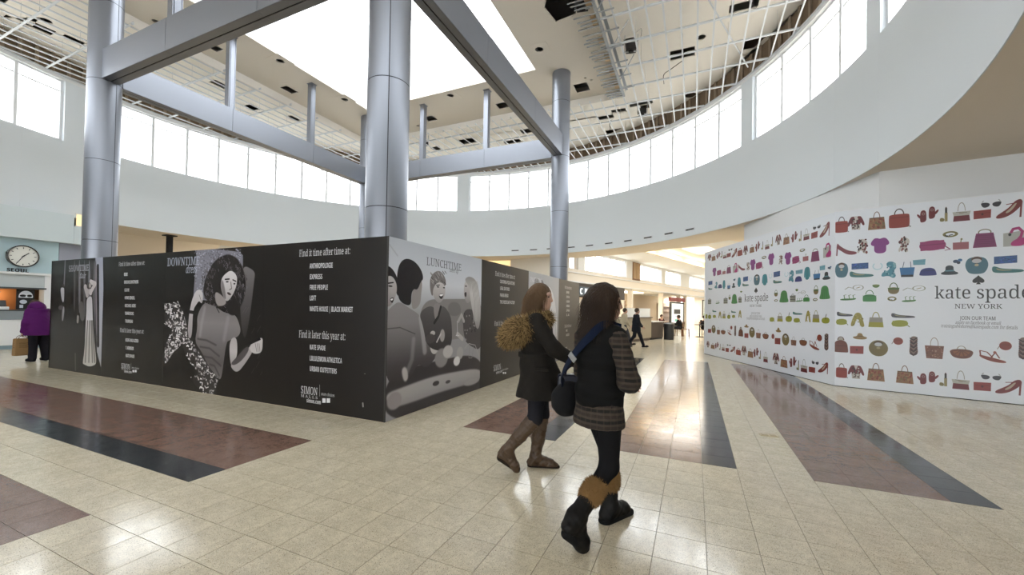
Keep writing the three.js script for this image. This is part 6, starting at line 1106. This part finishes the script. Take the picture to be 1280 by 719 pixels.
// ---------------------------------------------------------------- woman in the purple jacket at the service counter
{
  const b = onFloor(47, 451.5), hd = [-.97, .1];
  const J = { head: [.2, 1.42, 0], neck: [.1, 1.3, 0], chest: [.0, 1.14, 0], pelvis: [-.06, .86, 0], shL: [.05, 1.23, -.15], shR: [.05, 1.23, .15], elL: [-.02, .98, -.235], wrL: [.02, .74, -.26], elR: [.14, 1.0, .26], wrR: [.34, .96, .2], hipL: [-.05, .84, -.09], hipR: [-.05, .84, .09], knL: [-.01, .46, -.1], anL: [-.06, .09, -.12], toeL: [.08, .04, -.13], knR: [.02, .46, .11], anR: [0, .09, .14], toeR: [.14, .04, .15] };
  const { p, hm } = figure(J, { at: [b.x, 0, b.z], heading: hd, label: 'woman in purple hooded jacket bending towards the service counter', build: .95, cell: .02, headCell: .008 });
  obj('trousers', net(uni([cap([-.05, .88, -.08], J.knL, .13, .09), cap(J.knL, J.anL, .09, .075), cap([-.05, .88, .08], J.knR, .13, .09), cap(J.knR, J.anR, .09, .075), ell([-.06, .88, 0], [.16, .15, .21])], .03), [-.3, .05, -.35], [.3, 1.1, .35], .017), cloth(.012, .011, .015), p);
  for (const s of ['L', 'R']) obj('shoe', net(cut(uni([cap([J['an' + s][0] - .04, .045, J['an' + s][2]], [J['toe' + s][0] + .04, .035, J['toe' + s][2]], .05, .042), cap(J['an' + s], J['toe' + s], .05, .04)], .02), [0, -1, 0], -.004), [-.25, -.02, J['an' + s][2] - .12], [.3, .2, J['an' + s][2] + .12], .011), cloth(.01, .01, .012), p);
  const flare = (x, y, z) => { const t = Math.min(1, Math.max(0, (1.22 - y) / .56)), r = .178 + .07 * t, cx = .03 - .08 * t; return Math.max((Math.hypot((x - cx) / r, z / (r * 1.12)) - 1) * r, y - 1.32); };
  let jk = uni([flare, cap(J.shL, J.shR, .085, .085), cap(J.shL, J.elL, .08, .07), cap(J.elL, v3(J.elL, J.wrL, .92), .07, .058), cap(J.shR, J.elR, .08, .07), cap(J.elR, v3(J.elR, J.wrR, .92), .07, .058)], .045);
  obj('jacket', net(wob(cut(jk, [0, -1, 0], -.66), .006, 22), [-.36, .62, -.42], [.5, 1.42, .42], .016), cloth(.075, .006, .09, .7), p);
  obj('hood', net(wob(sub(ell([.1, 1.34, 0], [.165, .165, .16]), ell([.3, 1.42, 0], [.14, .12, .11]), .03), .004, 30), [-.1, 1.15, -.25], [.4, 1.6, .25], .014), cloth(.075, .006, .09, .7), p);
  obj('hair', net(sub(ell([-.01, .02, 0], [.11, .115, .095]), ell([.1, -.04, 0], [.08, .1, .07]), .02), [-.2, -.2, -.2], [.2, .2, .2], .012).applyMatrix4(hm), hairM(.06, .035, .02), p);
  const turn = Math.atan2(-hd[1], hd[0]), o = V(.03, 0, -.26).applyAxisAngle(V(0, 1, 0), turn);
  const bag = thing('shopping_bag', 'brown paper shopping bag hanging from the hand of the woman in purple', 'bag', [b.x + o.x, .16, b.z + o.z], turn);
  const bt = canvasTex(256, 256, (c) => { c.fillStyle = '#8d6f48'; c.fillRect(0, 0, 256, 256); c.strokeStyle = '#5e482c'; c.lineWidth = 7; for (const y of [70, 100, 130]) { c.beginPath(); c.moveTo(60, y); c.bezierCurveTo(90, y - 12, 140, y + 12, 200, y - 4); c.stroke(); } for (let i = 0; i < 40; i++) { c.strokeStyle = 'rgba(60,42,22,.25)'; c.lineWidth = 2; const x = rnd() * 256, y = rnd() * 256; c.beginPath(); c.moveTo(x, y); c.lineTo(x + 30 * rnd(), y + 40 * rnd()); c.stroke(); } });
  const g = new RoundedBoxGeometry(.16, .42, .32, 2, .02); { const P = g.attributes.position; for (let i = 0; i < P.count; i++) { const t = P.getY(i) / .42 + .5; P.setX(i, P.getX(i) * (1 - .3 * t)); P.setZ(i, P.getZ(i) * (1 - .12 * t) + .01 * Math.sin(P.getY(i) * 30)); } g.computeVertexNormals(); }
  obj('sack', g.translate(0, .22, 0), S({ map: bt, roughness: .9 }), bag);
  for (const s of [-1, 1]) obj('handle', new THREE.TorusGeometry(.09, .006, 6, 20, Math.PI).rotateY(Math.PI / 2).translate(s * .05, .42, 0), cloth(.1, .06, .03), bag);
}
// ---------------------------------------------------------------- two men walking in the corridor
function man(px, py, H_, hd, label, coat, trousers, hair) {
  const b = onFloor(px, py), k = H_ / 1.72, s = (a) => a.map((q) => q * k);
  const J = { head: [.04, 1.6, 0], neck: [0, 1.43, 0], chest: [0, 1.22, 0], pelvis: [0, .92, 0], shL: [0, 1.38, -.19], shR: [0, 1.38, .19], elL: [-.05, 1.1, -.25], wrL: [.08, .88, -.25], elR: [.05, 1.1, .25], wrR: [.2, .92, .22], hipL: [0, .9, -.09], hipR: [0, .9, .09], knL: [-.06, .48, -.09], anL: [-.3, .16, -.09], toeL: [-.22, .04, -.09], knR: [.16, .5, .09], anR: [.3, .1, .09], toeR: [.44, .05, .09] };
  for (const q of Object.keys(J)) J[q] = s(J[q]);
  const { p, hm } = figure(J, { at: [b.x, 0, b.z], heading: hd, label, cell: .03, headCell: .011, headScale: k });
  obj('trousers', net(uni([cap(J.hipL, J.knL, .1, .075), cap(J.knL, J.anL, .075, .06), cap(J.hipR, J.knR, .1, .075), cap(J.knR, J.anR, .075, .06)], .03), [-.5, .02, -.3], [.5, 1.1, .3], .018), trousers, p);
  obj('coat', net(cut(uni([ell([0, 1.2 * k, 0], [.15, .22, .21]), cap([0, .75 * k, 0], [0, 1.1 * k, 0], .19, .16), cap(J.shL, J.shR, .08, .08), cap(J.shL, J.elL, .075, .065), cap(J.elL, v3(J.elL, J.wrL, .95), .065, .05), cap(J.shR, J.elR, .075, .065), cap(J.elR, v3(J.elR, J.wrR, .95), .065, .05)], .04), [0, -1, 0], -.68 * k), [-.4, .6, -.4], [.4, 1.6, .4], .016), coat, p);
  for (const q of ['L', 'R']) obj('shoe', net(uni([cap([J['an' + q][0] - .04, Math.max(.04, J['an' + q][1] - .05), J['an' + q][2]], J['toe' + q], .042, .04), cap(J['toe' + q], [J['toe' + q][0] + .05, J['toe' + q][1], J['toe' + q][2]], .04, .034)], .02), [-.5, -.02, -.3], [.6, .3, .3], .012), cloth(.008, .008, .008, .5), p);
  obj('hair', net(sub(ell([-.015, .03, 0], [.11 * k, .11 * k, .09 * k]), ell([.1, -.05, 0], [.09, .11, .09]), .02), [-.2, -.2, -.2], [.2, .2, .2], .01).applyMatrix4(hm), hair, p);
}
man(795, 434, 1.62, [.93, -.36], 'man striding in a dark overcoat past the tan kiosk', cloth(.014, .015, .02), cloth(.014, .015, .02), hairM(.09, .06, .04));
man(780, 431, 1.62, [.9, -.4], 'man in a light beige coat walking beside the dark overcoat', cloth(.46, .40, .29), cloth(.05, .05, .06), hairM(.06, .04, .03));
// ---------------------------------------------------------------- seated people
function sitter(px, py, turn, label, top, dy = 0) {
  const b = onFloor(px, py);
  const J = { head: [.06, 1.18, 0], neck: [.03, 1.02, 0], chest: [.0, .82, 0], pelvis: [-.04, .55, 0], shL: [.02, .97, -.18], shR: [.02, .97, .18], elL: [.12, .74, -.22], wrL: [.34, .78, -.12], elR: [.12, .74, .22], wrR: [.34, .78, .12], hipL: [0, .53, -.09], hipR: [0, .53, .09], knL: [.4, .5, -.1], anL: [.4, .1, -.1], toeL: [.52, .04, -.1], knR: [.4, .5, .1], anR: [.38, .1, .1], toeR: [.5, .04, .1] };
  const { p, hm } = figure(J, { at: [b.x, 0, b.z], heading: [Math.cos(turn), -Math.sin(turn)], label, cell: .03, headCell: .012 });
  obj('top', net(uni([ell([-.01, .8, 0], [.14, .2, .2]), cap([-.03, .56, 0], [0, .8, 0], .15, .15), cap(J.shL, J.elL, .07, .06), cap(J.elL, v3(J.elL, J.wrL, .9), .06, .05), cap(J.shR, J.elR, .07, .06), cap(J.elR, v3(J.elR, J.wrR, .9), .06, .05)], .05), [-.25, .4, -.35], [.45, 1.1, .35], .017), top, p);
  obj('trousers', net(uni([cap([-.04, .55, -.08], J.knL, .1, .075), cap(J.knL, J.anL, .075, .055), cap([-.04, .55, .08], J.knR, .1, .075), cap(J.knR, J.anR, .075, .055)], .03), [-.25, .05, -.3], [.55, .75, .3], .018), cloth(.02, .02, .025), p);
  for (const q of ['L', 'R']) obj('shoe', net(cap([J['an' + q][0] - .03, .05, J['an' + q][2]], J['toe' + q], .045, .04), [.2, -.02, -.3], [.7, .2, .3], .014), cloth(.01, .01, .01), p);
  obj('hair', net(sub(ell([-.015, .03, 0], [.11, .112, .095]), ell([.1, -.05, 0], [.09, .11, .08]), .02), [-.2, -.2, -.2], [.2, .2, .2], .012).applyMatrix4(hm), hairM(.04, .025, .018), p);
}
sitter(849, 420.8, 2.9, 'person in black seated on a chair beside the trash bin', cloth(.012, .012, .014));
sitter(880, 421.2, 1.2, 'person seated at the small table by the printed hoarding', cloth(.025, .02, .02));
sitter(826, 417, -.6, 'person seated beyond the serving counter in dark red', cloth(.07, .02, .02));
scene.traverse((o) => { if (o.isMesh) { o.castShadow = true; o.receiveShadow = true; } });
renderer.render(scene, camera);
